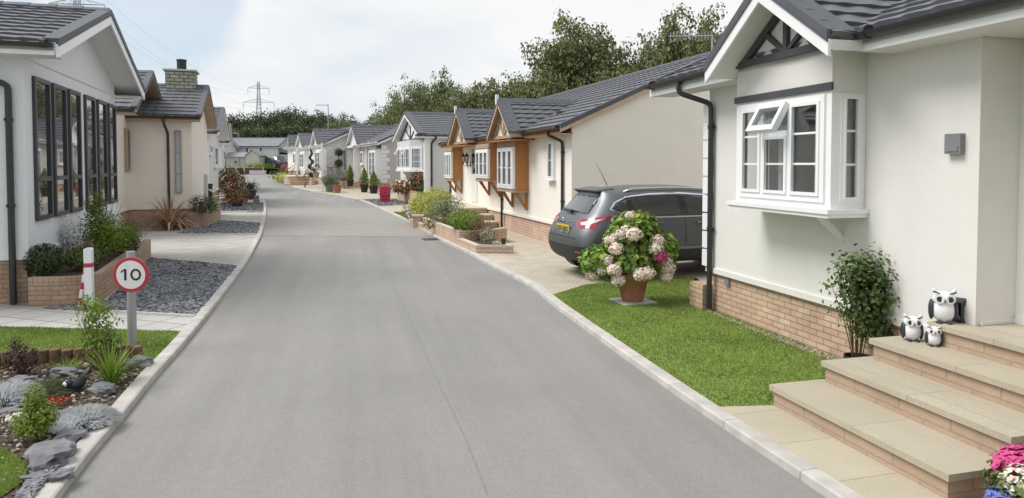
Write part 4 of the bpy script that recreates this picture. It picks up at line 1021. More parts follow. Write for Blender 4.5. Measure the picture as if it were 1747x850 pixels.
# ================================================================ near left: white bungalow with tall dark windows
oL = P(38, 524, .05); L1 = House('bungalow', 'near left white bungalow with a row of tall dark framed windows under a wide gable', (oL.x, oL.y), vdir(471), -1, group=GR, zb=0.)
walls(L1, 'd', 6.2, 11, .73, 3.85, 4.98, .41, 'wall_white', s0=.3)
plinth(L1, 6.2, 11, .73, 'brick_tan', s0=.3)
roof(L1, 'd', -.12, 6.62, -.52, 11.3, 3.85, 4.98, ends=(1, 0), bw=.22, trimw=.16, course=.36)
eaves_side(L1, -.5, 11.3, -.12, 3.85, .3); eaves_side(L1, -.5, 11.3, 6.62, 3.85, 6.2)
bx(L1, 'render_ledge', 'wall_white', .28, 6.22, -.022, -.001, 3.66, 3.69)
for x0, x1 in ((56.5, 85), (89, 112.5), (116.5, 136.5), (144, 161.5), (165.5, 180.5), (184, 196.5)):
    a, b = fs(L1, x0), fs(L1, x1); window(L1, (a + .02, -.001, 1.24), (1, 0, 0), (0, -1, 0), min(b, 6.16) - a - .04, 2.2, 1, (), fr='dark_frame', glass='glass_mirror', transom=.275, fw=.07, sash=.0, depth=.045, sill=False)
d0, z_ = Sd(L1, 20, 300, .3)
pipe(L1, [(-.17, d0 + 1.0, 3.8), (-.17, d0 + 1.0, 3.62), (.24, d0, 3.25), (.24, d0, .06)], brackets=(2.75, 1.5), r=.045)

# ================================================================ second left: buff bungalow with chimney
qn = (L1.n.x, L1.n.y); pL = P(221, 390, .05); oo = (pL.x + L1.n.x * 1.85, pL.y + L1.n.y * 1.85)
L2 = House('bungalow', 'buff bungalow with a stone chimney and brown gable, behind the curved brick planter', oo, L1.u, -1, group=GR, zb=0.)
walls(L2, 'd', 5.3, 9, .68, 3.68, 4.93, .35, 'wall_buff'); plinth(L2, 5.3, 9, .68, 'brick_buff')
half = 2.7; m = L2.mb(); m.prism([(-2.75, .68), (-.001, .68), (-.001, 4.74), (-2.75, 3.67)], 'y', 1.85, 9); m.build('wing_wall', 'wall_buff', L2.root)
m = L2.mb(); m.box(-2.78, -.0, 1.825, 1.87, .65, .73); m.build('render_bead', 'wall_buff', L2.root)
bx(L2, 'plinth', 'brick_buff', -2.72, .02, 1.88, 9, -.2, .678)
roof(L2, 'd', -.35, 5.65, -.3, 9, 3.68, 4.93, ends=(1, 0), soffit='wood_tan', bw=.12, barge='wood_tan', course=.36); eaves_side(L2, -.3, 9, -.35, 3.68, 0, 'wood_tan', 'wood_light')
roof(L2, 'd', -3.1, 2.7, 1.08, 9, 3.68, 5.02, ends=(1, 0), name='wing_roof', bw=.12, barge='wood_tan', soffit='wood_tan', course=.36); eaves_side(L2, 1.1, 9, -3.1, 3.68, -2.75, 'wood_tan', 'wood_light')
m = L2.mb(); m.box(2.2, 3.1, .1, 1.05, 4.4, 5.42); ch = m.build('chimney', 'chimney_stone', L2.root)
m = L2.mb(); m.box(2.13, 3.17, .03, 1.12, 5.42, 5.48); m.build('chimney_cap', 'concrete_edge', ch); m = L2.mb(); m.lathe([(.16, 5.48), (.16, 5.84), (.175, 5.84), (.175, 5.88), (.13, 5.88)], (2.65, .57, 0), 20); m.build('chimney_pot', 'plastic_dark', ch)
d_, z_ = Sd(L2, 288, 300, 0); pipe(L2, [(-.4, d_ + .08, 3.6), (-.4, d_ + .08, 3.45), (-.05, d_, 3.1), (-.05, d_, .1)], brackets=(2.6,), r=.04)
da, za = Sd(L2, 308, 223, 0); db, zb_ = Sd(L2, 301, 329, 0)
window(L2, (-.001, da - .02, zb_), (0, 1, 0), (-1, 0, 0), .2, za - zb_, 1, (.3, .65), fr='wood_tan', fw=.03, sash=0, curt=(0, 1), sill=False)
sa_, za = L2.F(211, 219, -1.85); sb_, zb_ = L2.F(219.5, 292, -1.85)
window(L2, (sa_, 1.849, zb_), (1, 0, 0), (0, -1, 0), sb_ - sa_, za - zb_, 1, (), fr='wood_tan', fw=.07, sash=0, curt=(0, 1), sill=False)

# ================================================================ third and fourth left
p3 = at(355, 31.6); L3 = House('bungalow', 'grey gabled bungalow with a white quoined corner on the left bend', (p3.x, p3.y), vdir(471), -1, group=GR)
walls(L3, 'd', 6.8, 11, .7, 3.6, 4.95, .35, 'wall_pale'); plinth(L3, 6.8, 11, .7, 'brick_buff'); roof(L3, 'd', -.35, 7.15, -.5, 11.3, 3.6, 4.95, ends=(1, 0), step=.15); eaves_side(L3, -.45, 11.3, -.35, 3.6, 0, gut='dark_frame')
m = L3.mb(); n_ = 11
for k in range(n_): z0 = .7 + (2.75 / n_) * k; m.box(-.05, .0, .0, .40 if k % 2 else .5, z0 + .012, z0 + 2.75 / n_ - .012); m.box(-.05, .02, -.05, -.001, z0 + .012, z0 + 2.75 / n_ - .012)
m.build('quoin', 'white_trim', L3.root)
d_, z_ = Sd(L3, 338.5, 300, 0); pipe(L3, [(-.06, d_, 3.4), (-.06, d_, .1)], mat='white_trim', r=.05)
simple_window(L3, 356.5, 360.5, 246, 264); simple_window(L3, 364.5, 369.5, 249, 285, bars=(.3,))
p4 = at(379, 44.); L4 = House('bungalow', 'white bungalow mostly hidden beyond the grey quoined one on the left', (p4.x, p4.y), vdir(430), -1, group=GR)
walls(L4, 'd', 5.5, 10, .7, 3.35, 4.6, .35, 'wall_white'); plinth(L4, 5.5, 10, .7, 'brick_buff'); roof(L4, 'd', -.35, 5.85, -.5, 10, 3.35, 4.6, ends=(1, 0), step=.2, pitch=.6); eaves_side(L4, -.45, 10, -.35, 3.35, 0)
simple_window(L4, 380, 382.5, 256, 275)

# ================================================================ houses, sheds and bank beyond the end of the road
FH = House('bungalow', 'long white bungalow with a grey roof facing down the road, behind the sheds', (-43., 88.), (1., 0.), -1, group=GR)
walls(FH, 's', 12.4, 6.5, .5, 3.55, 4.75, .35, 'wall_white'); plinth(FH, 12.4, 6.5, .5, 'brick_buff'); roof(FH, 's', -.35, 6.85, -.3, 12.7, 3.55, 4.75, ends=(1, 1), step=.3, course=.5, pitch=.9); eaves(FH, -.3, 12.7, -.35, 3.55)
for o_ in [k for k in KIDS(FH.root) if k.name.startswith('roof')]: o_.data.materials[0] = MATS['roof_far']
window(FH, (8.6, -.001, 1.4), (1, 0, 0), (0, -1, 0), 1.5, 1.9, 2, (), fw=.2, curtain=None); bx(FH, 'window_surround', 'dark_frame', 8.35, 10.35, -.02, -.0, 1.3, 3.35)
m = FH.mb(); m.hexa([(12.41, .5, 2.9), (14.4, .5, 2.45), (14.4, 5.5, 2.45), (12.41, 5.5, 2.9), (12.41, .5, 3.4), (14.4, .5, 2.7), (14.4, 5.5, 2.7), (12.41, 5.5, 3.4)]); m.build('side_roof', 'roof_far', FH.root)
bx(FH, 'side_wall', 'wall_pale', 12.41, 14.2, .8, 5.3, .0, 2.5)
FG = House('bungalow', 'grey roofed bungalow at the far left end of the road behind the fence', (-39.6, 83.5), (1., 0.), -1, group=GR)
walls(FG, 's', 3.9, 4., .5, 3.3, 4.3, .35, 'wall_pale'); roof(FG, 's', -.35, 4.35, -.3, 4.2, 3.3, 4.3, ends=(1, 1), step=.3, course=.5, pitch=.9); plinth(FG, 3.9, 4, .5, 'brick_buff')
def shed(name, label, px0, px1, Y, hw, hr, ridge, mat='shed_wall', dp=2.4):
    x0, x1 = (px0 - CX) / F_ * Y, (px1 - CX) / F_ * Y; t = thing(name, label, 'shed', (x0, Y, g(Y) + .35), 0, 'sheds beyond the end of the road'); w = x1 - x0
    m = MB()
    if ridge == 's': m.prism([(0, 0), (dp, 0), (dp, hw), (dp / 2, hr), (0, hw)], 'x', 0, w)
    else: m.prism([(0, 0), (w, 0), (w, hw), (w / 2, hr), (0, hw)], 'y', 0, dp)
    m.build('wall', mat, t); m = MB(); e = .12
    if ridge == 's':
        for q in (0, dp): m.hexa([(-e, q + (e if q else -e), hw - .05), (w + e, q + (e if q else -e), hw - .05), (w + e, dp / 2, hr + .01), (-e, dp / 2, hr + .01)] + [(-e, q + (e if q else -e), hw + .05), (w + e, q + (e if q else -e), hw + .05), (w + e, dp / 2, hr + .1), (-e, dp / 2, hr + .1)])
    else:
        for q in (0, w): m.hexa([(q + (e if q else -e), -e, hw - .05), (q + (e if q else -e), dp, hw - .05), (w / 2, dp, hr + .01), (w / 2, -e, hr + .01)] + [(q + (e if q else -e), -e, hw + .05), (q + (e if q else -e), dp, hw + .05), (w / 2, dp, hr + .1), (w / 2, -e, hr + .1)])
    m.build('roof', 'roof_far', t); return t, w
t, w = shed('garden_shed', 'low grey shed with a small square window beyond the road end', 386, 420, 83.5, 1.75, 2.25, 's')
m = MB(); m.box(w * .42, w * .55, -.03, -.001, 1.0, 1.3); m.build('window', 'glass_dark', t); m = MB(); m.box(w * .68, w * .70, -.02, -.001, 0, 1.75); m.build('door_edge', 'dark_frame', t)
t, w = shed('garden_shed', 'pale gabled shed beside the low one beyond the road end', 420, 442, 83., 1.9, 2.55, 'd', 'wall_grey')
t, w = shed('garden_shed', 'small dark slatted shed right of the pale gabled one', 443, 466, 85.2, 1.5, 1.8, 'd', 'plastic_grey'); m = MB()
for q in range(5): m.box(w * (.35 + q * .12), w * (.40 + q * .12), -.04, -.001, .0, 1.45)
m.build('slat', 'white_trim', t)
xa, xb = (403 - CX) / F_ * 80.5, (450 - CX) / F_ * 80.5
sheet('grass_bank', [Vector((xa - 6, 80.7)), Vector((xb + 2.6, 80.7)), Vector((xb + 3, 92)), Vector((xa - 6, 92))], .72, 'grass_base')
t = thing('retaining_wall', 'low brown timber retaining wall closing the far end of the road', 'retaining wall', (xa, 80.5, .92)); w = xb - xa
m = MB(); m.box(-1.5, w, 0, .2, -.1, .78); m.build('boards', 'fence_wood', t); m = MB(); m.box(-1.5, w + .05, -.06, .25, .781, .86); m.build('coping', 'wood_light', t)
for q in (-1.5, .0, w * .3, w * .98): m = MB(); m.box(q - .08, q + .08, -.1, -.001, -.1, .84 if q < .1 or 1 else 1); m.build('post', 'wood_light', t)
rs = random.Random(3); m = MB()
for q in range(7): clump(m, (xa + w * (q + .2) / 7 + 1.0, 81.4, .92 + 1.0), (.5, .4, rs.uniform(.3, .6)), 60, .18, rs)
o = m.build('hedge', 'leaf_lime', uv=False, recalc=False); prop(o, 'bright green low plants along the top of the timber retaining wall', 'hedge')
# ================================================================ car
def build_car():
    rows_y = [.70, .865, .90, .905, .875, .85, .675, .56, 0.]
    def col(z8, x=None, ys=None, zs=None): return None
    rx = [.16, .07, .0, .06, .20, .26, .58, .50, .62]            # rear face x per row
    rz = [.30, .36, .58, .80, 1.02, 1.09, 1.44, 1.515, 1.55]
    fx = [4.22, 4.30, 4.38, 4.36, 4.22, 4.10, 4.0, 3.95, 3.9]
    fz_ = [.26, .32, .50, .72, .86, .90, .93, .95, .96]
    cols = []
    cols.append([(rx[j], 0, rz[j]) for j in range(9)])
    cols.append([(rx[j] + .01, .50 * rows_y[j] / .9 if j < 8 else 0, rz[j]) for j in range(9)])
    cols.append([(rx[j] + .09, .84 * rows_y[j], rz[j]) for j in range(9)])
    cols.append([(rx[j] + .30, .985 * rows_y[j], rz[j] - .0) for j in range(9)])
    def mid(x, top, ysc=1., zt=None):
        z = [.24, .29, .55, .80, 1.03, 1.09, top - .13, top - .045, top]
        return [(x, rows_y[j] * ysc, z[j]) for j in range(9)]
    cols += [mid(1.15, 1.585), mid(1.7, 1.595), mid(2.3, 1.59), mid(2.75, 1.545)]
    cols.append([(3.1, y, z) for y, z in zip([.70, .865, .90, .905, .87, .84, .71, .58, 0], [.24, .29, .55, .80, 1.02, 1.07, 1.30, 1.37, 1.42])])
    cols.append([(3.5, y, z) for y, z in zip([.70, .865, .90, .90, .86, .82, .70, .56, 0], [.24, .29, .55, .80, 1.0, 1.03, 1.08, 1.11, 1.14])])
    cols.append([(3.85, y, z) for y, z in zip([.68, .85, .885, .88, .84, .78, .62, .45, 0], [.24, .29, .52, .78, .95, .98, 1.01, 1.03, 1.05])])
    cols.append([(fx[j] - .10, .80 * rows_y[j], fz_[j]) for j in range(9)])
    cols.append([(fx[j], .42 * rows_y[j], fz_[j]) for j in range(9)])
    cols.append([(fx[j] + .01, 0, fz_[j]) for j in range(9)])
    bm = bmesh.new(); nc = len(cols)
    for sg in (1, -1):
        V = [[bm.verts.new((x, sg * y, z)) for x, y, z in c] for c in cols]
        for i in range(nc - 1):
            for j in range(8):
                f = bm.faces.new((V[i][j], V[i + 1][j], V[i + 1][j + 1], V[i][j + 1])) if sg < 0 else bm.faces.new((V[i][j], V[i][j + 1], V[i + 1][j + 1], V[i + 1][j]))
                f.material_index = 1 if j < 2 else 0; f.smooth = True
        # underside
        c = [bm.verts.new((cc[0][0], 0, cc[0][2])) for cc in cols]
        for i in range(nc - 1):
            try: f = bm.faces.new((c[i], c[i + 1], V[i + 1][0], V[i][0])); f.material_index = 1; f.smooth = True
            except Exception: pass
    bmesh.ops.remove_doubles(bm, verts=bm.verts, dist=.0005)
    bmesh.ops.dissolve_degenerate(bm, dist=.0005, edges=bm.edges); bmesh.ops.recalc_face_normals(bm, faces=bm.faces)
    me = bpy.data.meshes.new('cage'); bm.to_mesh(me); bm.free()
    me.materials.append(MATS['car_paint']); me.materials.append(MATS['car_black'])
    tmp = bpy.data.objects.new('cage', me); C.objects.link(tmp); sd = tmp.modifiers.new('s', 'SUBSURF'); sd.levels = 3; sd.render_levels = 3
    dg = bpy.context.evaluated_depsgraph_get(); dg.update(); ev = tmp.evaluated_get(dg); body = bpy.data.meshes.new_from_object(ev)
    bvh = BVHTree.FromPolygons([v.co.copy() for v in body.vertices], [tuple(p.vertices) for p in body.polygons])
    bpy.data.objects.remove(tmp)
    root = thing('parked_car', 'dark grey crossover parked on the drive behind the hydrangea', 'car')
    body.name = 'body'; bo = bpy.data.objects.new('body', body); C.objects.link(bo); bo.parent = root
    def cast(o, d):
        h_, n_, i_, ds = bvh.ray_cast(Vector(o), Vector(d)); return h_, n_
    def patch(name, mat, poly, mode, off=.005, parent=None, smooth=True, step=.05):
        pts = []
        for a, b in zip(poly, poly[1:] + poly[:1]):
            k = max(1, int(math.dist(a, b) / step))
            pts += [(a[0] + (b[0] - a[0]) * q / k, a[1] + (b[1] - a[1]) * q / k) for q in range(k)]
        bm = bmesh.new(); f = bm.faces.new([bm.verts.new((p[0], p[1], 0)) for p in pts])
        x0, x1 = min(p[0] for p in pts), max(p[0] for p in pts); y0, y1 = min(p[1] for p in pts), max(p[1] for p in pts)
        bmesh.ops.triangulate(bm, faces=[f], ngon_method='EAR_CLIP')
        x = x0 + .06
        while x < x1: bmesh.ops.bisect_plane(bm, geom=bm.verts[:] + bm.edges[:] + bm.faces[:], plane_co=(x, 0, 0), plane_no=(1, 0, 0)); x += .06
        x = y0 + .05
        while x < y1: bmesh.ops.bisect_plane(bm, geom=bm.verts[:] + bm.edges[:] + bm.faces[:], plane_co=(0, x, 0), plane_no=(0, 1, 0)); x += .05
        for v in bm.verts:
            a, b = v.co.x, v.co.y
            if mode == 'R': o, d = (a, -3, b), (0, 1, 0)
            elif mode == 'L': o, d = (a, 3, b), (0, -1, 0)
            elif mode == 'B': o, d = (-3, a, b), (1, 0, 0)
            elif mode == 'F': o, d = (8, a, b), (-1, 0, 0)
            elif mode == 'BR': e = Vector((1, -1, 0)).normalized(); o = e * a + Vector((-2, -2, b)); d = Vector((1, 1, 0)).normalized()
            elif mode == 'BL': e = Vector((1, 1, 0)).normalized(); o = e * a + Vector((-2, 2, b)); d = Vector((1, -1, 0)).normalized()
            h_, n_ = cast(o, d)
            if h_ is None: h_ = Vector(o) + Vector(d) * 2.2; n_ = -Vector(d)
            if n_.dot(Vector(d)) > 0: n_ = -n_
            v.co = h_ + n_ * off
        for f in bm.faces: f.smooth = smooth
        me = bpy.data.meshes.new(name); bm.to_mesh(me); bm.free(); me.materials.append(MATS[mat])
        o = bpy.data.objects.new(name, me); C.objects.link(o); o.parent = parent or root; return o
    dlo = [(.64, 1.20), (.74, 1.30), (.95, 1.385), (1.4, 1.425), (2.0, 1.435), (2.5, 1.40), (2.85, 1.30), (3.12, 1.12), (3.15, 1.065), (1.3, 1.065), (1.0, 1.09), (.82, 1.13)]
    cen = (1.9, 1.24)
    big = [(cen[0] + (x - cen[0]) * 1.02, cen[1] + (z - cen[1]) * 1.13) for x, z in dlo]
    for sd_ in ('R', 'L'):
        patch('window_trim', 'chrome', big, sd_, .004); patch('window_surround', 'glass_dark', dlo, sd_, .007)
        for q in ([(.70, 1.20), (.78, 1.29), (.93, 1.345), (.93, 1.13), (.84, 1.14)], [(1.02, 1.355), (1.4, 1.39), (1.92, 1.40), (1.92, 1.09), (1.32, 1.09), (1.02, 1.115)], [(2.06, 1.40), (2.45, 1.365), (2.78, 1.27), (3.0, 1.11), (3.02, 1.09), (2.06, 1.09)]):
            patch('side_window', 'glass_mirror', q, sd_, .011)
        for x in (1.12, 1.99, 3.06): patch('door_gap', 'car_black', [(x, .42), (x + .012, .42), (x + .012, 1.05), (x, 1.05)], sd_, .002)
        patch('sill_stripe', 'plastic_grey', [(1.25, .50), (3.1, .50), (3.1, .545), (1.25, .545)], sd_, .012)
        sg = -1 if sd_ == 'R' else 1
        for x, z in ((1.45, .955), (2.32, .945)):
            m = MB(); m.tube([(x - .1, sg * .915, z), (x - .05, sg * .945, z + .005), (x + .05, sg * .945, z + .005), (x + .1, sg * .915, z)], [.01, .017, .017, .01], 8); m.build('door_handle', 'car_paint', root, smooth=True)
        m = MB(); m.ball((2.98, sg * 1.0, 1.13), (.07, .11, .075), 14, 10); m.bar((2.98, sg * .86, 1.09), (2.98, sg * .98, 1.11), .06, .03); m.build('wing_mirror', 'car_paint', root, smooth=True)
        m = MB(); pts = []
        for i in range(13):
            x = .95 + i * .155; h_, n_ = cast((x, sg * .60, 3), (0, 0, -1)); pts.append(h_ + Vector((0, 0, .0 if i in (0, 12) else .035)))
        m.tube(pts, .018, 8); m.build('roof_rail', 'chrome', root, smooth=True)
        md = 'BR' if sd_ == 'R' else 'BL'
        tl = patch('tail_light', 'lamp_red', [(.40, .99), (.70, 1.045), (1.0, 1.09), (.98, 1.05), (.82, .975), (.79, .885), (.50, .885), (.41, .925)], md, .008)
        patch('lamp_lens', 'lamp_clear', [(.50, .965), (.70, 1.005), (.93, 1.05), (.80, .985), (.68, .935), (.53, .925)], md, .014, tl)
    patch('rear_window', 'glass_mirror', [(-.50, 1.12), (.50, 1.12), (.46, 1.40), (-.46, 1.40)], 'B', .006)
    patch('window_surround', 'glass_dark', [(-.53, 1.11), (.53, 1.11), (.47, 1.42), (-.47, 1.42)], 'B', .003)
    patch('plate_recess', 'car_paint', [(-.32, .76), (.32, .76), (.34, .95), (-.34, .95)], 'B', .003)
    patch('tailgate_gap', 'car_black', [(-.56, .70), (.56, .70), (.56, .712), (-.56, .712)], 'B', .004)
    patch('reflector', 'lamp_red', [(-.66, .47), (-.55, .47), (-.55, .50), (-.66, .50)], 'B', .006)
    h_, n_ = cast((-3, 0, .85), (1, 0, 0)); xp = h_.x - .016
    m = MB(); m.box(xp, xp + .012, -.26, .26, .79, .905); pl = m.build('number_plate', 'plate_yellow', root)
    text('CK57 BCE', .088, (xp - .004, .245, .812), (R(90), 0, R(-90)), 'sign_black', 'lettering', pl, .001, .47)
    m = MB(); m.ball((xp + .0, 0, .99), (.012, .05, .04), 12, 8); m.build('badge', 'chrome', root, smooth=True)
    m = MB(); m.tube([(.25, -.05, 1.13), (.235, .2, 1.14), (.235, .3, 1.13)], [.03, .015, .008], 8); m.build('rear_wiper', 'car_black', root)
    m = MB(); m.hexa([(.50, -.44, 1.482), (.50, .44, 1.482), (.80, .48, 1.49), (.80, -.48, 1.49), (.49, -.43, 1.50), (.49, .43, 1.50), (.85, .46, 1.545), (.85, -.46, 1.545)]); m.build('spoiler', 'car_paint', root)
    m = MB(); m.hexa([(.53, -.42, 1.46), (.53, .42, 1.46), (.65, .45, 1.41), (.65, -.45, 1.41), (.52, -.43, 1.480), (.52, .43, 1.480), (.65, .45, 1.490), (.65, -.45, 1.490)]); m.build('spoiler_underside', 'car_black', root)  # black underside of the spoiler, above the rear window
    m = MB(); m.tube([(.95, 0, 1.57), (.83, 0, 1.80), (.72, 0, 1.98)], [.008, .005, .002], 5); m.build('aerial', 'car_black', root)
    for x in (.86, 3.5):
        for sg in (-1, 1):
            m = MB(); m.tube([(x, sg * .905, .40), (x, sg * .60, .40)], .40, 28); m.build('wheel_arch', 'car_black', root)
            m = MB(); m.tube([(x, sg * .70, .34), (x, sg * .72, .34), (x, sg * .90, .34), (x, sg * .925, .34)], [.30, .34, .34, .31], 32); w_ = m.build('wheel', 'tyre', root, smooth=False)
            m = MB(); m.tube([(x, sg * .88, .34), (x, sg * .930, .34)], .215, 24)
            for k in range(10):
                a = k * .628; m.bar((x + math.cos(a) * .05, sg * .935, .34 + math.sin(a) * .05), (x + math.cos(a) * .21, sg * .932, .34 + math.sin(a) * .21), .03, .035)
            m.build('rim', 'grey_metal', w_)
    patch('windscreen', 'glass_mirror', [(-.66, 1.13), (.66, 1.13), (.54, 1.40), (-.54, 1.40)], 'F', .006)
    for sg in (-1, 1): patch('headlight', 'lamp_clear', [(sg * .42, .74), (sg * .78, .80), (sg * .76, .88), (sg * .44, .83)], 'F', .006)
    patch('grille', 'car_black', [(-.38, .66), (.38, .66), (.34, .84), (-.34, .84)], 'F', .004)
    return root

def text(s, size, loc, rot, mat, name, parent, ext=.002, width=None):
    cu = bpy.data.curves.new(name, 'FONT'); cu.body = s; cu.size = size; cu.extrude = ext; cu.offset = size * .022
    tmp = bpy.data.objects.new('tmp', cu); C.objects.link(tmp); dg = bpy.context.evaluated_depsgraph_get(); dg.update()
    me = bpy.data.meshes.new_from_object(tmp.evaluated_get(dg)); bpy.data.objects.remove(tmp)
    if width:
        xs = [v.co.x for v in me.vertices]; k = width / (max(xs) - min(xs)); x0 = min(xs)
        for v in me.vertices: v.co.x = (v.co.x - x0) * k
    me.materials.clear(); me.materials.append(MATS[mat]); o = bpy.data.objects.new(name, me); C.objects.link(o); o.parent = parent; o.location = loc; o.rotation_euler = rot; return o

car = build_car(); car.scale = (1.05,) * 3; ca = R(19.5); pr = Vector((1.16, 11.4)); nv = Vector((-math.sin(ca), math.cos(ca)))
car.location = (pr.x + nv.x * .95, pr.y + nv.y * .95, .06); car.rotation_euler.z = ca
def recolor(o, mat):
    for k in [o] + KIDS(o):
        if k.type == 'MESH':
            for i, sl in enumerate(k.material_slots):
                if sl.material and sl.material.name == 'car_paint': sl.link = 'OBJECT'; sl.material = MATS[mat]
for px, Y, mat, lb, rz in ((464, 84.5, 'car_paint_blue', 'dark blue car parked beyond the grass at the far end of the road', R(150)), (490, 86.5, 'car_paint_silver', 'pale silver blue car at the far end, mostly behind the right hand row', R(170))):
    c = copy_tree(car); c.scale = (1,) * 3; c['label'] = lb; q = at(px, Y); c.location = (q.x + 1.6, q.y, q.z + (.66 if px < 470 else .1)); c.rotation_euler.z = rz; recolor(c, mat)

# ================================================================ left foreground furniture
p_ = P(226, 592, .05); t = thing('speed_sign', 'round 10 speed limit sign with red border on a grey post', 'road sign', (p_.x, p_.y, .03), R(2))
m = MB(); m.tube([(0, 0, -.1), (0, 0, 1.10)], .047, 20); m.build('post', 'grey_metal', t)
zc = .845
m = MB(); m.tube([(.03, -.052, zc), (.03, -.062, zc)], .192, 48); dsc = m.build('sign_plate', 'sign_red', t); m = MB(); m.tube([(.03, -.0625, zc), (.03, -.0645, zc)], .158, 48); m.build('sign_face', 'sign_white', dsc)
m = MB(); m.tube([(.03, -.048, zc), (.03, -.0515, zc)], .196, 48); m.build('sign_rim', 'grey_metal', dsc)
m = MB(); m.box(-.042, -.016, -.0665, -.0646, zc - .062, zc + .066); m.prism([(-.042, zc + .066), (-.03, zc + .066), (-.068, zc + .022), (-.082, zc + .034)], 'y', -.0668, -.0647); m.build('numeral', 'sign_black', dsc)
m = MB(); n_ = 40; cs_ = [(math.cos(2 * math.pi * k / n_), math.sin(2 * math.pi * k / n_)) for k in range(n_)]
for k in range(n_):
    (c1, s1_), (c2, s2_) = cs_[k], cs_[(k + 1) % n_]; q = [(.085 + .058 * c1, zc + .002 + .066 * s1_), (.085 + .058 * c2, zc + .002 + .066 * s2_), (.085 + .036 * c2, zc + .002 + .044 * s2_), (.085 + .036 * c1, zc + .002 + .044 * s1_)]
    m.hexa([(x, -.0646, z) for x, z in q] + [(x, -.0666, z) for x, z in q])
m.build('numeral', 'sign_black', dsc)
m = MB(); m.box(-.06, .06, -.047, .05, zc + .08, zc + .11); m.box(-.06, .06, -.047, .05, zc - .11, zc - .08); m.build('bracket', 'grey_metal', t)
p_ = P(153, 524, .05); t = thing('marker_post', 'square white post with one red band beside the near planter', 'post', (p_.x, p_.y, .03), R(15))
m = MB(); m.box(-.05, .05, -.05, .05, 0, .86); m.prism([(-.05, .86), (.05, .86), (.03, .875), (-.03, .875)], 'y', -.05, .05); m.build('post', 'white_trim', t); m = MB(); m.box(-.052, .052, -.052, .052, .60, .66); m.build('band', 'red_paint', t)
p_ = P(141, 522, .05); t = thing('striped_pole', 'thin red and white striped pole leaning on the white marker post', 'pole', (p_.x - .02, p_.y - .05, .03)); t.rotation_euler = (0, R(10), 0)
m = MB(); m.tube([(0, 0, 0), (0, 0, .62)], .024, 10); m.build('pole', 'white_trim', t)
for z0 in (.05, .28, .5): m = MB(); m.tube([(0, 0, z0), (0, 0, z0 + .1)], .026, 10); m.build('stripe', 'red_paint', t)

# near planter
def planter(name, label, outer, inner, hh, z0=0., mat='brick', cope='coping_brick', soil='soil', th=.11, ch=.0, cat='planter', soldier=True, root=None):
    """outer: open wall line; inner closes the bed"""
    c = outer[0]; t = root or thing(name, label, cat, (c.x, c.y, g(c.y)))
    ins = offset(outer, th)
    ctr = sum((p for p in list(outer) + list(inner)), Vector((0, 0))) / (len(outer) + len(inner))
    if (ins[len(ins) // 2] - ctr).length > (outer[len(outer) // 2] - ctr).length: ins = offset(outer, -th)
    def strip(nm_, mt, za, zb_, a_, b_):
        m = MB(); m.uvs = []; L = 0; pr = None
        for i, (p, q) in enumerate(zip(a_, b_)):
            if i: L += (a_[i] - a_[i - 1]).length
            r_ = [m.vert((x.x - c.x, x.y - c.y, z)) for x, z in ((p, za), (p, zb_), (q, zb_), (q, za))]; m.uvs += [(L, za), (L, zb_), (L, zb_ + .12), (L, zb_ + .4)]
            if pr:
                for k in range(3): m.face([pr[k], r_[k], r_[k + 1], pr[k + 1]])
            else: m.face(r_)
            pr = r_
        m.face(pr[::-1]); return m.build(nm_, mt, t)
    top = .11 if soldier else .045
    strip('wall', mat, z0 - .1, z0 + hh - top, outer, ins)
    o2 = offset(outer, (-.012 if (offset(outer, .01)[1] - ctr).length < (outer[1] - ctr).length else .012)) if not soldier else outer
    strip('coping', cope, z0 + hh - top, z0 + hh, o2, ins)
    if inner:
        m = MB(); m.poly([(p.x - c.x, p.y - c.y, z0 + hh - .06) for p in list(ins) + list(inner)])
        o = m.build('soil', soil, t)
    return t
out = catmull([Vector((-6.98, 9.66)), Vector((-6.55, 9.68)), Vector((-6.22, 9.86)), Vector((-6.25, 10.3)), Vector((-7.1, 12.5)), Vector((-7.93, 14.75))], 4)
wl = lambda s: L1.world(s, .0)
planter('brick_planter', 'long raised brick planter along the near left white bungalow', out, [wl(5.45).xy - Vector((0, 0)), wl(.35).xy], .47, mat='brick_tan')
def sp(name, label, cat, px, py, z, parts): p = P(px, py, z); return plant(name, label, cat, (p.x, p.y, z + g(p.y)), parts)
def spw(name, label, cat, x, y, z, parts): return plant(name, label, cat, (x, y, z), parts)
spw('shrub', 'dark green rounded shrub at the near end of the long planter', 'shrub', -7.0, 10.05, .41, [('foliage', 'leaf_dark', dome([(0, 0, .27, (.29, .27, .25), 3000)], .042)), ('stem', 'stem_brown', stems_fn(6, .1, .2))])
spw('shrub', 'low mid green shrub in the middle of the long planter', 'shrub', -6.85, 10.75, .41, [('foliage', 'leaf_mid', dome([(0, 0, .2, (.28, .34, .2), 1700)], .045)), ('stem', 'stem_brown', stems_fn(5, .1, .2))])
spw('tall_shrub', 'tall airy pale green shrub rising in front of the dark windows', 'shrub', -7.15, 11.7, .41, [('foliage', 'leaf_lime', dome([(0, 0, .55, (.36, .36, .36), 1300), (-.08, 0, .92, (.2, .2, .32), 420), (.2, .1, .4, (.35, .42, .3), 1200), (.0, 0, 1.15, (.1, .1, .22), 70)], .055, .5, .3, .4, .9)), ('stem', 'stem_brown', stems_fn(14, .35, 1.35, .006))])
spw('shrub', 'silvery leaved bush against the white wall in the long planter', 'shrub', -7.55, 11.5, .41, [('foliage', 'leaf_silver', dome([(0, 0, .45, (.25, .3, .4), 1000)], .05, .5, .3)), ('stem', 'stem_brown', stems_fn(8, .2, .6))])
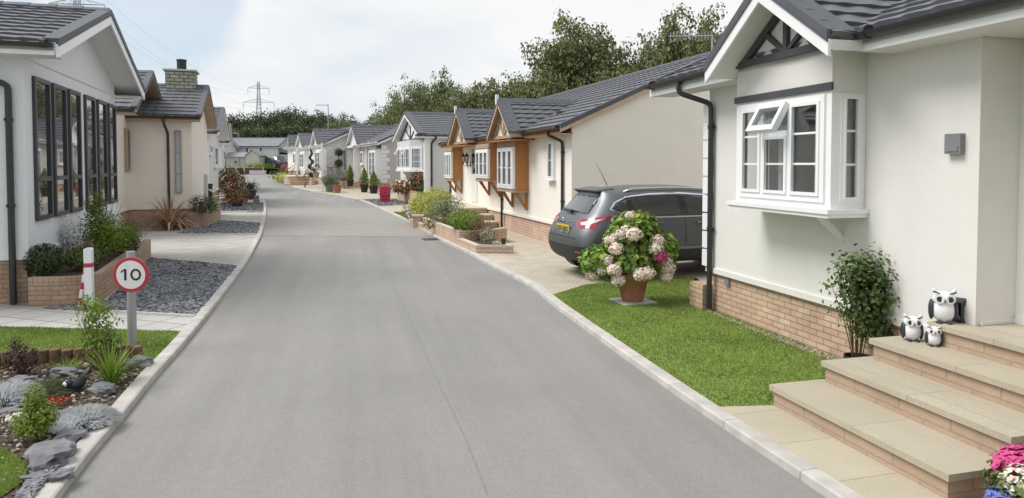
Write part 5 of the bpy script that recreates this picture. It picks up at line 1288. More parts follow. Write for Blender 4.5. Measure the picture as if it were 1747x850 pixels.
spw('shrub', 'silvery bush near the far end of the long planter', 'shrub', -7.95, 13.2, .41, [('foliage', 'leaf_silver', dome([(0, 0, .5, (.3, .35, .42), 900)], .06, .5, .3)), ('stem', 'stem_brown', stems_fn(8, .2, .6))])
spw('shrub', 'dark purple leaved shrub in the long planter', 'shrub', -7.25, 12.6, .41, [('foliage', 'leaf_purple', dome([(0, 0, .2, (.25, .3, .2), 1200)], .045)), ('stem', 'stem_brown', stems_fn(5, .1, .2))])
spw('shrub', 'loose mid green plant at the far end of the long planter', 'shrub', -7.7, 13.4, .41, [('foliage', 'leaf_mid', dome([(0, 0, .3, (.4, .45, .3), 1100)], .06, .4, .3)), ('stem', 'stem_brown', stems_fn(8, .3, .5))])
spw('bronze_grass', 'bronze spiky grass by the corner of the long planter', 'ornamental grass', -8.1, 14.3, .41, [('blades', 'leaf_brown', lambda m, rs: blades(m, (0, 0, 0), 70, .5, .015, rs, 1.3, .9))])

# curved planter at the buff bungalow and its plants
pp = [P(x, y, .05) for x, y in ((300, 389), (330, 389), (352, 386), (368, 381), (376.5, 373), (376, 366))]
out = catmull([p.xy for p in pp], 5); planter('curved_planter', 'curved brick planter in front of the buff bungalow', out, [L2.world(4.6, .02).xy, L2.world(.2, .02).xy], .55, mat='brick_tan')
cz = .5
def b2(x, y): p = P(x, y, .55); return p.x, p.y
for (x, y, mt, lb, r) in ((318, 352, 'leaf_purple', 'dark purple shrub in the curved planter', .38), (336, 354, 'leaf_dark', 'dark green shrub in the middle of the curved planter', .4), (352, 354, 'leaf_mid', 'mid green shrub by the posts in the curved planter', .36)):
    q = b2(x, y + 9); spw('shrub', lb, 'shrub', q[0], q[1] + .3, cz, [('foliage', mt, dome([(0, 0, r * .8, (r, r, r * .85), 520)], .06)), ('stem', 'stem_brown', stems_fn(5, .1, .2))])
p_ = P(290, 392, .05); spw('phormium', 'large spiky plant with arching bronze leaves beside the curved planter', 'ornamental grass', p_.x, p_.y, .05, [('blades', 'leaf_strap', lambda m, rs: blades(m, (0, 0, 0), 110, 1.15, .075, rs, 1.35, 1.15, 7, .12))])
q = b2(352, 361); t = thing('marker_post', 'weathered pale timber post standing in the curved planter', 'post', (q[0], q[1], cz)); m = MB(); m.box(-.05, .05, -.05, .05, 0, 1.25); m.prism([(-.05, 1.25), (.05, 1.25), (0, 1.3)], 'y', -.05, .05); m.build('post', 'concrete_edge', t)
q = b2(357, 358); t = thing('bollard_light', 'dark post light with a pale rope loop in the curved planter', 'bollard', (q[0], q[1] + .1, cz - .1)); m = MB(); m.tube([(0, 0, 0), (0, 0, .95)], .07, 14); m.build('post', 'plastic_dark', t); m = MB(); m.tube([(0, 0, .955), (0, 0, 1.04)], .085, 14); m.build('cap', 'plastic_dark', t)
m = MB(); m.tube([(0, -.1, .84), (.15, -.1, .74), (.3, -.1, .84), (.26, -.1, .9), (.12, -.1, .82), (-.05, -.1, .86)], .015, 6); m.build('rope', 'white_trim', t)

# plants and pots on the left bend
def pot_plant(name, label, px, py, hpot, rpot, potmat, parts, z=.05, cat='potted plant', prof=None):
    p = P(px, py, z); lift = lambda fn: (lambda m, rs: (fn(m, rs), m.v.__setitem__(slice(None), [(a, b, c_ + hpot * .9) for a, b, c_ in m.v])))
    t = plant(name, label, cat, (p.x, p.y, g(p.y) + z), [(n_, mt, lift(fn)) for n_, mt, fn in parts]); m = MB(); m.lathe(prof or pot_profile(rpot, hpot), n=20); m.build('pot', potmat, t); return t
p = P(398, 358, .05); spw('climbing_plant', 'rust brown plant on a black obelisk frame at the left bend', 'shrub', p.x, p.y, g(p.y) + .05, [('foliage', 'leaf_rust', dome([(0, 0, .95, (.50, .45, .5), 560), (0, 0, 1.5, (.28, .28, .35), 260), (-.05, 0, .55, (.6, .5, .35), 420)], .1, .7, .3, .4, .8)), ('frame', 'iron', lambda m, rs: [m.tube([(a * .3, b * .3, -.05), (a * .06, b * .06, 1.9)], .014, 5) for a in (-1, 1) for b in (-1, 1)] + [m.tube([(-.28, -.28, .3), (.28, -.28, .3), (.28, .28, .3), (-.28, .28, .3), (-.28, -.28, .3)], .01, 5)])])
pot_plant('potted_plant', 'orange and green plant in a terracotta pot beside the obelisk', 416, 349, .32, .22, 'terracotta', [('foliage', 'leaf_rust', dome([(0, 0, .25, (.38, .35, .3), 260)], .1)), ('blades', 'leaf_bright', lambda m, rs: blades(m, (0, 0, 0), 30, .5, .03, rs))])
pot_plant('potted_plant', 'straggly green plant in a dark glazed pot on the left bend', 427, 340, .5, .36, 'ceramic_black', [('foliage', 'leaf_dark', dome([(0, 0, .3, (.6, .5, .3), 320)], .11, .5, .3)), ('stem', 'stem_brown', stems_fn(12, .7, .8, .01))])
pot_plant('potted_plant', 'bush in a dark tub standing on the slate chippings', 404, 353, .3, .3, 'plastic_dark', [('foliage', 'leaf_rust', dome([(0, 0, .2, (.35, .3, .25), 200)], .09))])
p = P(388, 339, .05); spw('shrub', 'green and pink flowering shrub behind the obelisk on the left bend', 'shrub', p.x, p.y, g(p.y), [('foliage', 'leaf_mid', dome([(0, 0, 1.2, (.75, .7, .75), 900), (.2, 0, .6, (.7, .6, .5), 420)], .13, .7, .4)), ('blooms', 'bloom_pink', dome([(0, -.1, 1.3, (.8, .75, .75), 70)], .14, .9, .8)), ('stem', 'stem_brown', stems_fn(8, .5, 1.1, .02))])
p = P(404, 330, .05); spw('shrub', 'bare twiggy dark shrub at the left bend', 'shrub', p.x, p.y, g(p.y), [('foliage', 'leaf_purple', dome([(0, 0, .8, (.5, .5, .45), 160)], .1)), ('stem', 'stem_brown', stems_fn(18, .8, 1.6, .02))])
p = P(413, 325, .05); spw('conifer', 'narrow dark upright conifer behind the pots on the left bend', 'shrub', p.x, p.y, g(p.y), [('foliage', 'leaf_dark', dome([(0, 0, .9, (.26, .26, .8), 460)], .09)), ('stem', 'stem_brown', stems_fn(3, .05, .5, .02))])
for i, (px, py, lb) in enumerate(((435, 349, 'small dark stone boot ornament, left of its pair by the kerb'), (440, 348, 'small dark stone boot ornament, right of its pair by the kerb'))):
    p = P(px, py, .05); t = thing('stone_ornament', lb, 'garden ornament', (p.x, p.y, g(p.y) + .04), 0, 'pair of ornaments by the kerb'); m = MB(); m.lathe([(.07, 0), (.09, .1), (.06, .25), (.085, .42), (.07, .44)], n=12); m.build('body', 'stone', t); m = MB(); m.ball((0, -.08, .05), (.06, .12, .05)); m.build('foot', 'stone', t)
# bench-like white items behind
p = P(385, 350, .05); t = thing('bench', 'low weathered white bench behind the plants on the left bend', 'bench', (p.x - .6, p.y + .6, g(p.y) + .04), R(10)); m = MB()
m.box(-.6, .6, -.2, .2, .40, .45); m.build('seat', 'white_trim', t)
for x in (-.5, .5): m = MB(); m.box(x - .04, x + .04, -.18, .18, 0, .399); m.build('leg', 'white_trim', t)

# ---------------------------------------------------------------- rockery
lt = thing('log_edging', 'row of short upright logs edging the rockery below the speed sign', 'log edging', (P(0, 628, .05).x, P(0, 628, .05).y, .03)); a = P(-150, 634, .05); b = P(245, 612, .05); dv = (b - a); n_ = int(dv.length / .105)
rs = random.Random(12)
for k in range(n_):
    if 9 < 0: continue
    q = a + dv * ((k + .5) / n_); m = MB(); hh = .17 + rs.uniform(-.012, .012); r = .05
    m.tube([(q.x - lt.location.x, q.y - lt.location.y, -.05), (q.x - lt.location.x, q.y - lt.location.y, hh - .008), (q.x - lt.location.x, q.y - lt.location.y, hh)], [r, r, r * .85], 12); m.build('log', 'log', lt)
RG = 'stones in the rockery'
for i, (px, py, sx, sy, sz, lb, mt) in enumerate((
    (85, 788, .17, .13, .085, 'largest flat grey stone, lowest in the rockery near the kerb', 'stone'), (118, 752, .11, .08, .06, 'dark stone between the silver bush and the largest flat stone', 'stone'),
    (104, 818, .08, .06, .05, 'dark stone beside the kerb below the largest flat stone', 'stone'), (175, 672, .12, .09, .07, 'grey stone in front of the spiky green plant', 'stone'),
    (236, 625, .13, .09, .08, 'grey stone by the right end of the log edging', 'stone'), 
    (62, 820, .08, .06, .04, 'small grey stone next to the bottom left lawn', 'stone'), (44, 655, .12, .08, .06, 'grey stone behind the left silver bush', 'stone'),
    (14, 712, .10, .08, .06, 'grey stone at the left edge behind the green conifer', 'stone'), (122, 722, .14, .08, .09, 'upright blue grey stone left of the right silver bush', 'stone'),
    (110, 642, .16, .06, .07, 'dark log-like stone beside the small green tuft', 'stone'), )):
    p = P(px, py, .05); m = MB(); rock(m, (0, 0, sz * .55), (sx, sy, sz), i * 3 + 1, 11, 8); o = m.build('stone', mt, loc=(p.x, p.y, .045)); o.rotation_euler.z = rs.uniform(0, 3); prop(o, lb, 'stone', RG)
scatter('pebbles', BED, 900, chip(.035), 'rubble', .05, 31, label='small chippings strewn over the rockery soil', cat='pebbles')
scatter('bark_mulch', BED, 2200, chip(.03), 'fence_wood', .05, 32, label='bark mulch between the rockery plants', cat='mulch')
def hair(n, ln, w, rr, hh, spread=1.):
    def f(m, rs):
        for _ in range(n):
            a_ = rs.uniform(0, 6.28); q = rs.random() ** .5; th = q * 1.35 * spread; l = ln * rs.uniform(.75, 1.1); b = Vector((math.cos(a_) * rr * q * .5, math.sin(a_) * rr * q * .5, 0))
            d = Vector((math.cos(a_) * math.sin(th), math.sin(a_) * math.sin(th), math.cos(th) * hh)); s_ = Vector((-math.sin(a_), math.cos(a_), 0)) * w
            e = b + d * l; mm = b + d * l * .5 + Vector((0, 0, .02)); i = [m.vert(b - s_), m.vert(b + s_), m.vert(mm + s_), m.vert(e), m.vert(mm - s_)]; m.face(i)
    return f
for (px, py, r, lb, n) in ((6, 690, .21, 'silver grey bush at the left edge of the rockery', 3200), (143, 726, .17, 'silver grey bush right of the small conifer, near the kerb', 3200)):
    sp('silver_bush', lb, 'shrub', px, py, .05, [('foliage', 'leaf_silver', hair(n, r, .0045, r * 1.15, .9))])
sp('sage_bush', 'pale sage green tuft between the left silver bush and the ornament', 'shrub', 68, 675, .05, [('foliage', 'leaf_sage', hair(900, .2, .005, .25, .6))])
sp('small_conifer', 'bright lime green dwarf conifer in the rockery', 'shrub', 60, 752, .05, [('foliage', 'leaf_lime', dome([(0, 0, .16, (.15, .14, .15), 900), (.0, 0, .31, (.085, .08, .14), 420), (.1, -.02, .2, (.1, .1, .1), 260), (-.07, 0, .12, (.1, .1, .1), 260)], .03, .5, .5, .9)), ('stem', 'stem_brown', stems_fn(3, .03, .25))])
sp('spiky_plant', 'spiky bright green plant with arching blades below the speed sign', 'ornamental grass', 190, 655, .05, [('blades', 'leaf_bright', lambda m, rs: blades(m, (0, 0, 0), 120, .40, .016, rs, 1.15, .7, 5, .06))])
sp('leafy_shrub', 'tall leafy yellow green shrub left of the speed sign', 'shrub', 166, 632, .05, [('foliage', 'leaf_bright', dome([(0, 0, .36, (.16, .16, .22), 260), (-.02, 0, .62, (.15, .14, .16), 200), (.0, 0, .55, (.28, .2, .26), 120)], .055, .4, .4, .3, .9)), ('stem', 'stem_brown', stems_fn(9, .2, .75, .005))])
sp('leafy_shrub', 'dark leafed shrub behind the spiky plant', 'shrub', 178, 622, .05, [('foliage', 'leaf_mid', dome([(0, 0, .25, (.2, .16, .22), 420)], .045, .5, .4)), ('stem', 'stem_brown', stems_fn(6, .15, .4, .005))])
sp('shrub', 'dark red tipped shrub in front of the log edging', 'shrub', 36, 640, .05, [('foliage', 'leaf_purple', dome([(0, 0, .16, (.17, .14, .17), 620), (-.05, 0, .3, (.05, .05, .12), 90)], .03)), ('stem', 'stem_brown', stems_fn(5, .1, .2))])
sp('shrub', 'small green tuft behind the black ornament', 'shrub', 118, 632, .05, [('blades', 'leaf_bright', lambda m, rs: blades(m, (0, 0, 0), 70, .16, .01, rs, 1.3, .7, 4, .1))])
sp('flowers', 'red ground cover flowers left of the right silver bush', 'flowers', 100, 690, .05, [('foliage', 'leaf_rust', dome([(0, 0, .03, (.14, .12, .03), 260)], .025)), ('blooms', 'bloom_red', dome([(0, 0, .05, (.12, .1, .02), 60)], .02, .9))])
sp('flowers', 'cream flowers left of the dwarf conifer', 'flowers', 30, 735, .05, [('foliage', 'leaf_sage', dome([(0, 0, .06, (.12, .1, .06), 180)], .03)), ('blooms', 'bloom_white', dome([(0, 0, .11, (.1, .09, .04), 60)], .03, .9))])
p = P(131, 668, .05); t = thing('bird_ornament', 'small black bird ornament with a white face in the rockery', 'garden ornament', (p.x, p.y, .05), R(-20))
m = MB(); m.ball((0, 0, .07), (.055, .085, .055), 16, 10); m.tube([(0, .05, .09), (0, .12, .15), (0, .15, .2)], [.035, .025, .008], 10); m.ball((0, -.08, .1), .038, 14, 9); m.build('body', 'ceramic_black', t, smooth=True)
m = MB(); m.ball((0, -.105, .098), (.024, .02, .024), 12, 8); m.build('face', 'ceramic_white', t, smooth=True); m = MB(); m.tube([(0, -.12, .095), (0, -.15, .088)], [.008, .001], 6); m.build('beak', 'ceramic_black', t)

# ================================================================ right side beds
def pw(x, y, z=.05): p = P(x, y, z); return p.xy
bp = thing('brick_planter', 'stepped brick planter full of shrubs beside the drive of the ivory bungalow', 'planter', (pw(813, 431).x, pw(813, 431).y, 0.))
A1, B1 = pw(812.5, 432), pw(876, 433); K0 = pw(783, 419); K1 = pw(722, 391); K2 = pw(700, 380)
dk = (K1 - A1).normalized(); nr = Vector((dk.y, -dk.x)); nr = nr if nr.x > 0 else -nr
lo = [K0, A1, B1, B1 + (K0 - A1) * .62 - nr * .1]
planter('brick_planter', '', lo, [K0 + nr * 1.0], .24, 0., 'brick_pink', 'sandstone', root=None, soldier=False).name = 'brick_planter_low'
o_ = bpy.data.objects['brick_planter_low']
for k in KIDS(o_): k.parent = bp; k.location = o_.location - bp.location; k.location.z = 0
bpy.data.objects.remove(o_)
hi = [K1 + nr * .5, K1, K0, K0 + nr * .75, K0 + nr * 1.45 + dk * .5]
planter('tmpp', '', hi, [K1 + nr * 1.4], .42, .0, 'brick_pink', 'sandstone', soldier=False).name = 'tmpp'
o_ = bpy.data.objects['tmpp']
for k in KIDS(o_): k.parent = bp; k.location = o_.location - bp.location; k.location.z = 0
bpy.data.objects.remove(o_)
ex = [K2 + nr * .5, K2, K1 - dk * .05]
planter('tmpp', '', ex, [K1 + nr * 1.2, K2 + nr * 1.2], .2, .0, 'brick_pink', 'sandstone', soldier=False).name = 'tmpp'
o_ = bpy.data.objects['tmpp']
for k in KIDS(o_): k.parent = bp; k.location = o_.location - bp.location; k.location.z = 0
bpy.data.objects.remove(o_)
q = pw(714, 386); m = MB(); m.box(-.17, .17, -.17, .17, -.05, .38); pi = m.build('pier', 'brick_pink', bp, loc=(q.x - bp.location.x, q.y - bp.location.y, 0)); m = MB(); m.box(-.2, .2, -.2, .2, .381, .43); m.build('pier_cap', 'sandstone', pi)
def shr(name, label, px, py, z, r, mt, n, sz, extra=None, h_=None):
    p = P(px, py, z); hh = h_ or r; return plant(name, label, 'shrub', (p.x, p.y, z), [('foliage', mt, dome([(0, 0, hh * .75, (r, r, hh * .8), n)], sz, .6, .7)), ('stem', 'stem_brown', stems_fn(5, r * .5, hh * .6, .01))] + (extra or []))
shr('clipped_shrub', 'clipped bright green dome shrub in the stepped planter', 792, 391, .42, .50, 'leaf_bright', 2600, .055, h_=.34)
shr('shrub', 'yellow flowering shrub at the far end of the stepped planter', 727, 373, .25, .62, 'leaf_yellow', 1900, .085, h_=.62)
shr('shrub', 'second mass of the yellow shrub, right of the first and higher', 744, 366, .3, .62, 'leaf_yellow', 1500, .085, h_=.66)
shr('shrub', 'round dark green shrub at the far left end of the stepped planter', 702, 377, .1, .38, 'leaf_mid', 800, .05, h_=.52)
shr('lavender', 'grey green lavender bush between the yellow shrub and the clipped dome', 762, 382, .35, .62, 'leaf_sage', 1300, .06, [('flower_spikes', 'leaf_sage', lambda m, rs: blades(m, (0, 0, .2), 180, .6, .012, rs, .8, .3, 3, .3))], h_=.6)
shr('shrub', 'small trailing green plant hanging over the low end of the planter', 733, 391, .2, .3, 'leaf_mid', 350, .05, h_=.3)
shr('shrub', 'purple brown low shrub at the foot of the clipped dome', 808, 396, .3, .28, 'leaf_purple', 420, .045, h_=.3)
shr('shrub', 'brown twiggy heather in the lowest bed of the stepped planter', 817, 410, .2, .34, 'leaf_rust', 700, .04, h_=.45)
shr('shrub', 'pale green flowering plant in the lowest bed of the stepped planter', 833, 417, .2, .24, 'leaf_sage', 420, .045, [('blooms', 'bloom_white', dome([(0, 0, .22, (.22, .22, .12), 40)], .035, .9))], h_=.28)
p = P(859, 421, .24); t = thing('solar_light', 'small black solar light on the corner of the stepped planter', 'garden light', (p.x, p.y, .2)); m = MB(); m.tube([(0, 0, 0), (0, 0, .1)], .02, 8); m.build('stake', 'chrome', t); m = MB(); m.box(-.05, .05, -.05, .05, .1, .22); m.build('lamp_head', 'plastic_dark', t)
p = P(768, 351, .05); pot_plant('potted_plant', 'pink and yellow flowers in a green tub by the ivory bungalow', 766, 358, .4, .33, 'leaf_dark', [('foliage', 'leaf_mid', dome([(0, 0, .22, (.5, .45, .25), 260)], .09)), ('blooms', 'bloom_pink', dome([(-.1, 0, .3, (.5, .4, .22), 90)], .09, .9)), ('yellow_blooms', 'leaf_yellow', dome([(0, 0, .4, (.2, .2, .15), 40)], .08, .9))])
p = P(691, 371, .05); t = thing('stump_post', 'short white post at the end of the small lawn triangle', 'post', (p.x, p.y, g(p.y))); m = MB(); m.box(-.05, .05, -.05, .05, 0, .3); m.build('post', 'concrete_edge', t)
p = P(843, 300, .05)
# planter with hydrangea at C
pc_ = [pw(678, 341), pw(677, 343), pw(711, 349.5), pw(727, 344)]
planter('brick_planter', 'pale brick planter with a fading hydrangea below the blue grey bungalow', [pw(677, 331), pw(677, 342.5), pw(711, 349.5), pw(726, 344)], [pw(724, 338)], .55, 0., 'brick_pink', 'coping_brick')
p = P(704, 346, .05); plant('hydrangea_bush', 'large fading hydrangea bush with brown and cream heads in the pale brick planter', 'shrub', (p.x, p.y, g(p.y) + .45), [('foliage', 'leaf_brown', dome([(-.15, 0, .45, (.95, .6, .5), 700), (.3, 0, .85, (.55, .5, .5), 380), (-.75, 0, .5, (.4, .4, .42), 220), (.8, -.1, .6, (.35, .4, .4), 160)], .13, .8, .5)), ('leaves', 'leaf_mid', dome([(.45, -.15, .55, (.6, .5, .5), 300)], .13, .7, .5)), ('blooms', 'bloom_white', dome([(-.4, -.25, .6, (.6, .3, .35), 70)], .14, .9)), ('stem', 'stem_brown', stems_fn(10, .9, .9, .02))])
# red letter box
p = P(657, 346, .05); t = thing('letter_box', 'bright red rounded letter box standing on slate chippings', 'letter box', (p.x, p.y, g(p.y) + .05), R(8))
m = MB(); w = .26; prof = [(-w, 0), (w, 0), (w, .72)] + [(w * math.cos(a), .72 + .14 * math.sin(a)) for a in [math.pi * k / 12 for k in range(1, 12)]] + [(-w, .72)]
m.prism(prof, 'y', -.17, .17); m.build('body', 'red_paint', t)
m = MB(); m.box(-w - .03, w + .03, -.2, -.171, .40, .46); m.build('slot_hood', 'red_paint', t); m = MB(); m.box(-.15, .15, -.178, -.1715, .3, .33); m.box(-.1, .1, -.178, -.1715, .15, .2); m.ball((.0, -.17, .55), (.05, .012, .05)); m.build('panel', 'red_dark', t); m = MB(); m.box(-w - .02, w + .02, -.19, .19, -.03, .04); m.build('base', 'red_dark', t)
# pots along D
def cone_fol(h_, r): return lambda m, rs: [clump(m, (0, 0, h_ * (.10 + .78 * k / 6)), (r * [.8, 1, 1, .88, .68, .45, .2][k],) * 2 + (h_ * .13,), 190, .085, rs, .6) for k in range(7)]
def ball_fol(z, r): return lambda m, rs: clump(m, (0, 0, z), r, 260, .07, rs, .75)
square = [(.27, 0), (.33, .55), (.35, .55), (.35, .6), (.3, .6), (.29, .52), (.0001, .52)]
pot_plant('potted_conifer', 'yellow green conifer in a black tub beside the grey bungalow steps and railing', 597.5, 318, .42, .27, 'plastic_dark', [('foliage', 'leaf_lime', cone_fol(1.1, .32))], z=.3)
pot_plant('potted_conifer', 'yellow green conifer in a black tub, right of the steps at the grey bungalow', 621.5, 328, .5, .28, 'plastic_dark', [('foliage', 'leaf_lime', cone_fol(1.15, .36))])
pot_plant('potted_conifer', 'yellow green conifer in a black tub, the nearest to the red letter box', 637.5, 330, .45, .30, 'plastic_dark', [('foliage', 'leaf_lime', cone_fol(1.05, .36))])
pot_plant('potted_plant', 'leafy green plant in a grey tub left of the iron railing', 562.5, 327, .45, .33, 'plastic_grey', [('foliage', 'leaf_mid', dome([(0, 0, .35, (.6, .5, .45), 420)], .11))])
pot_plant('potted_plant', 'grassy plant in a terracotta pot beside the iron railing', 575.5, 329, .5, .29, 'terracotta', [('blades', 'leaf_sage', lambda m, rs: blades(m, (0, 0, 0), 90, .6, .02, rs, .9, .5))])
pot_plant('ball_topiary', 'dark topiary with two round balls on one stem by the iron railing', 578.5, 318, .3, .3, 'plastic_dark', [('foliage', 'leaf_dark', lambda m, rs: (clump(m, (0, 0, 1.45), .36, 700, .09, rs, .5), clump(m, (0, 0, 2.3), .36, 700, .09, rs, .5))), ('stem', 'stem_brown', lambda m, rs: m.tube([(0, 0, 0), (0, 0, 2.5)], .03, 6))])
def spiral(m, rs):
    for k in range(26):
        a = k * .62; z = .15 + k * .062; r = .2 * (1 - k / 32); clump(m, (math.cos(a) * r, math.sin(a) * r, z), .15 * (1 - k / 40), 50, .08, rs, .4)
q = E_.world(fs(E_, 531, 1.3), -1.3, .76); t = plant('spiral_topiary', 'dark green spiral topiary at the top of the far brick steps', 'potted plant', (q.x, q.y, q.z), [('foliage', 'leaf_dark', lambda m, rs: (spiral(m, rs), m.v.__setitem__(slice(None), [(a, b, c_ + .3) for a, b, c_ in m.v]))), ('stem', 'stem_brown', lambda m, rs: m.tube([(0, 0, .2), (0, 0, 1.9)], .02, 6))]); m = MB(); m.lathe(pot_profile(.22, .32)); m.build('pot', 'plastic_dark', t)
q = E_.world(fs(E_, 539, 1.3), -1.3, .76); t = plant('potted_plant', 'round bush in a brown pot on the far brick steps', 'potted plant', (q.x, q.y, q.z), [('foliage', 'leaf_dark', lambda m, rs: clump(m, (0, 0, .62), .36, 240, .09, rs, .7))]); m = MB(); m.lathe(pot_profile(.24, .36)); m.build('pot', 'wood_tan', t)
q = E_.world(fs(E_, 519, 1.6), -1.6, .0); t = plant('bronze_shrub', 'rounded bronze shrub under the far bay window', 'shrub', (q.x, q.y, q.z), [('foliage', 'leaf_rust', lambda m, rs: clump(m, (0, 0, .85), (.75, .6, .45), 300, .1, rs, .7)), ('stem', 'stem_brown', stems_fn(5, .4, .7, .02))])
# low beds at the end of the row
for (px, py, r, h_, mt, lb) in ((474, 308, .8, 1.1, 'leaf_mid', 'green shrub at the far end of the right hand kerb'), (482, 312, .75, .9, 'leaf_yellow', 'yellow shrub at the far end of the right hand kerb'), (487, 300, 1.0, 1.3, 'leaf_rust', 'reddish bush behind the yellow shrub at the far end'), (500, 303, .9, 1.3, 'leaf_brown', 'brown flowering bush before the far brick steps'), (505, 309, .5, .6, 'leaf_rust', 'small brown plant left of the far brick steps')):
    p = P(px, py, .05); plant('shrub', lb, 'shrub', (p.x, p.y, p.z), [('foliage', mt, dome([(0, 0, h_ * .5, (r, r, h_ * .5), 320)], .14)), ('stem', 'stem_brown', stems_fn(4, r * .5, h_ * .6, .02))] + ([('blooms', 'bloom_magenta', dome([(0, 0, h_ * .8, (r * .5, r * .5, .2), 60)], .14, .9))] if px == 487 else []))
p = P(494, 314, .05); t = thing('stone_pot', 'pale square stone pot by the far steps', 'pot', (p.x, p.y, p.z)); m = MB(); m.lathe(pot_profile(.34, .6, .3)); m.build('pot', 'concrete_edge', t)
p = P(440, 297.5, .05); t = thing('stone_trough', 'pale stone trough with a small plant against the timber retaining wall', 'pot', (p.x, p.y, p.z)); m = MB(); m.box(-.9, .9, -.25, .25, 0, .45); m.build('pot', 'concrete_edge', t); m = MB(); clump(m, (0, 0, .65), (.7, .3, .35), 160, .14, random.Random(2)); m.build('foliage', 'leaf_rust', t, uv=False, recalc=False)

# drain cover
p = P(736, 408.6, .0); t = thing('drain_cover', 'dark iron drain grating in the road by the right kerb', 'drain cover', (p.x, p.y, .002), wdir(vdir(480)) - R(90)); m = MB()
m.box(-.2, .2, -.24, -.2, .0, .008); m.box(-.2, .2, .2, .24, .0, .008); m.box(-.24, -.2, -.24, .24, 0, .008); m.box(.2, .24, -.24, .24, 0, .008); m.build('frame', 'iron', t); m = MB()
for k in range(9): x = -.18 + k * .045; m.box(x - .012, x + .012, -.2, .2, .0005, .006)
m.build('grating', 'iron', t)

# ================================================================ trees
tree_variant('oak', 'leaf_tree', 3, 10, 4.4, .5, 15000, .25); tree_variant('dense', 'leaf_tree', 8, 9, 4.2, .15, 11000, .27); tree_variant('olive', 'leaf_tree_olive', 14, 9, 4., .3, 10000, .26)
tree_variant('airy', 'leaf_tree_olive', 25, 10, 4., .9, 6000, .22); tree_variant('wood_high', 'leaf_wood', 41, 9, 4.2, .2, 9000, .3); tree_variant('wood_low', 'leaf_wood', 52, 7, 4.4, .05, 8000, .3, zlo=.1); tree_variant('low', 'leaf_tree', 33, 7, 4.4, .05, 9000, .28, zlo=.1)
rs = random.Random(77)
def T(key, px, top, Y, wpx, label, group='trees beyond the bungalows', z=0.):
    x = (px - CX) / F_ * Y; zt = H + (281 - top) * Y / F_; tree(key, label, (x, Y, g(Y) - .2), zt - g(Y) + .2, wpx * Y / F_, rs.uniform(0, 6.28), group)
T('oak', 972, 40, 62, 180, 'big spreading oak rising behind the ivory bungalow roof'); T('dense', 925, 118, 66, 110, 'dense tree below and left of the big oak'); T('oak', 1035, 88, 60, 130, 'dark tree right of the big oak'); T('olive', 1065, 84, 64, 90, 'olive tree between the big oak and the right hand trees')
T('oak', 1175, 22, 54, 180, 'large dark tree at the right behind the television aerial'); T('dense', 1110, 62, 60, 110, 'dense dark tree left of the large right hand tree'); T('dense', 1080, 118, 56, 130, 'low dense tree above the ivory roof ridge'); T('dense', 1225, 60, 58, 120, 'dense tree behind the near gable apex')
T('low', 1160, 110, 52, 200, 'broad low tree filling under the right hand trees')
T('low', 990, 140, 58, 150, 'low bushy tree under the big oak'); T('dense', 880, 128, 75, 120, 'rounded tree left of the big oak'); T('dense', 835, 142, 78, 105, 'small rounded tree above the small gables'); T('olive', 858, 140, 82, 90, 'pale tree between the two rounded trees left of the big oak'); T('low', 805, 154, 74, 110, 'low tree directly above the second small gable')
T('low', 900, 165, 70, 120, 'broad low tree behind the gable ridge')
T('airy', 690, 122, 72, 95, 'open airy tree with bare looking tips left of centre'); T('olive', 742, 122, 76, 90, 'olive green tree above the blue grey bungalow'); T('airy', 766, 128, 74, 70, 'thin topped tree right of the olive green one'); T('olive', 715, 160, 78, 90, 'bushy tree between the airy tree and the olive one'); T('low', 668, 168, 80, 70, 'low tree left of the airy tree'); T('low', 760, 165, 70, 90, 'low bushy tree over the blue grey ridge')
k = 0
wood = [('dense', 372, 210, 118, 60), ('dense', 400, 200, 116, 74), ('low', 432, 196, 118, 80), ('dense', 462, 192, 120, 80), ('oak', 492, 184, 122, 84), ('dense', 520, 190, 118, 76), ('low', 545, 198, 116, 76), ('dense', 553, 192, 126, 60), ('dense', 585, 202, 112, 66), ('olive', 600, 196, 108, 66), ('dense', 622, 205, 104, 56), ('olive', 645, 200, 100, 56),
        ('low', 385, 222, 106, 76), ('low', 425, 214, 106, 86), ('low', 468, 212, 106, 90), ('dense', 505, 210, 106, 80), ('low', 540, 212, 104, 86), ('olive', 580, 212, 98, 76), ('low', 615, 215, 94, 70), ('low', 655, 215, 90, 80), ('low', 350, 200, 130, 90)]
ORD = 'first second third fourth fifth sixth seventh eighth ninth tenth eleventh twelfth thirteenth fourteenth'.split(); bk = sorted(t[1] for t in wood if t[3] >= 108); fr = sorted(t[1] for t in wood if t[3] < 108)
for key, px, top, Y, w in wood:
    k += 1; T({'low': 'wood_low', 'olive': 'olive'}.get(key, 'wood_high'), px, top, Y, w * 1.12, ('%s tree from the left in the %s row of the far wood' % (ORD[(bk if Y >= 108 else fr).index(px)], 'back' if Y >= 108 else 'front')), 'trees of the wood beyond the road end')

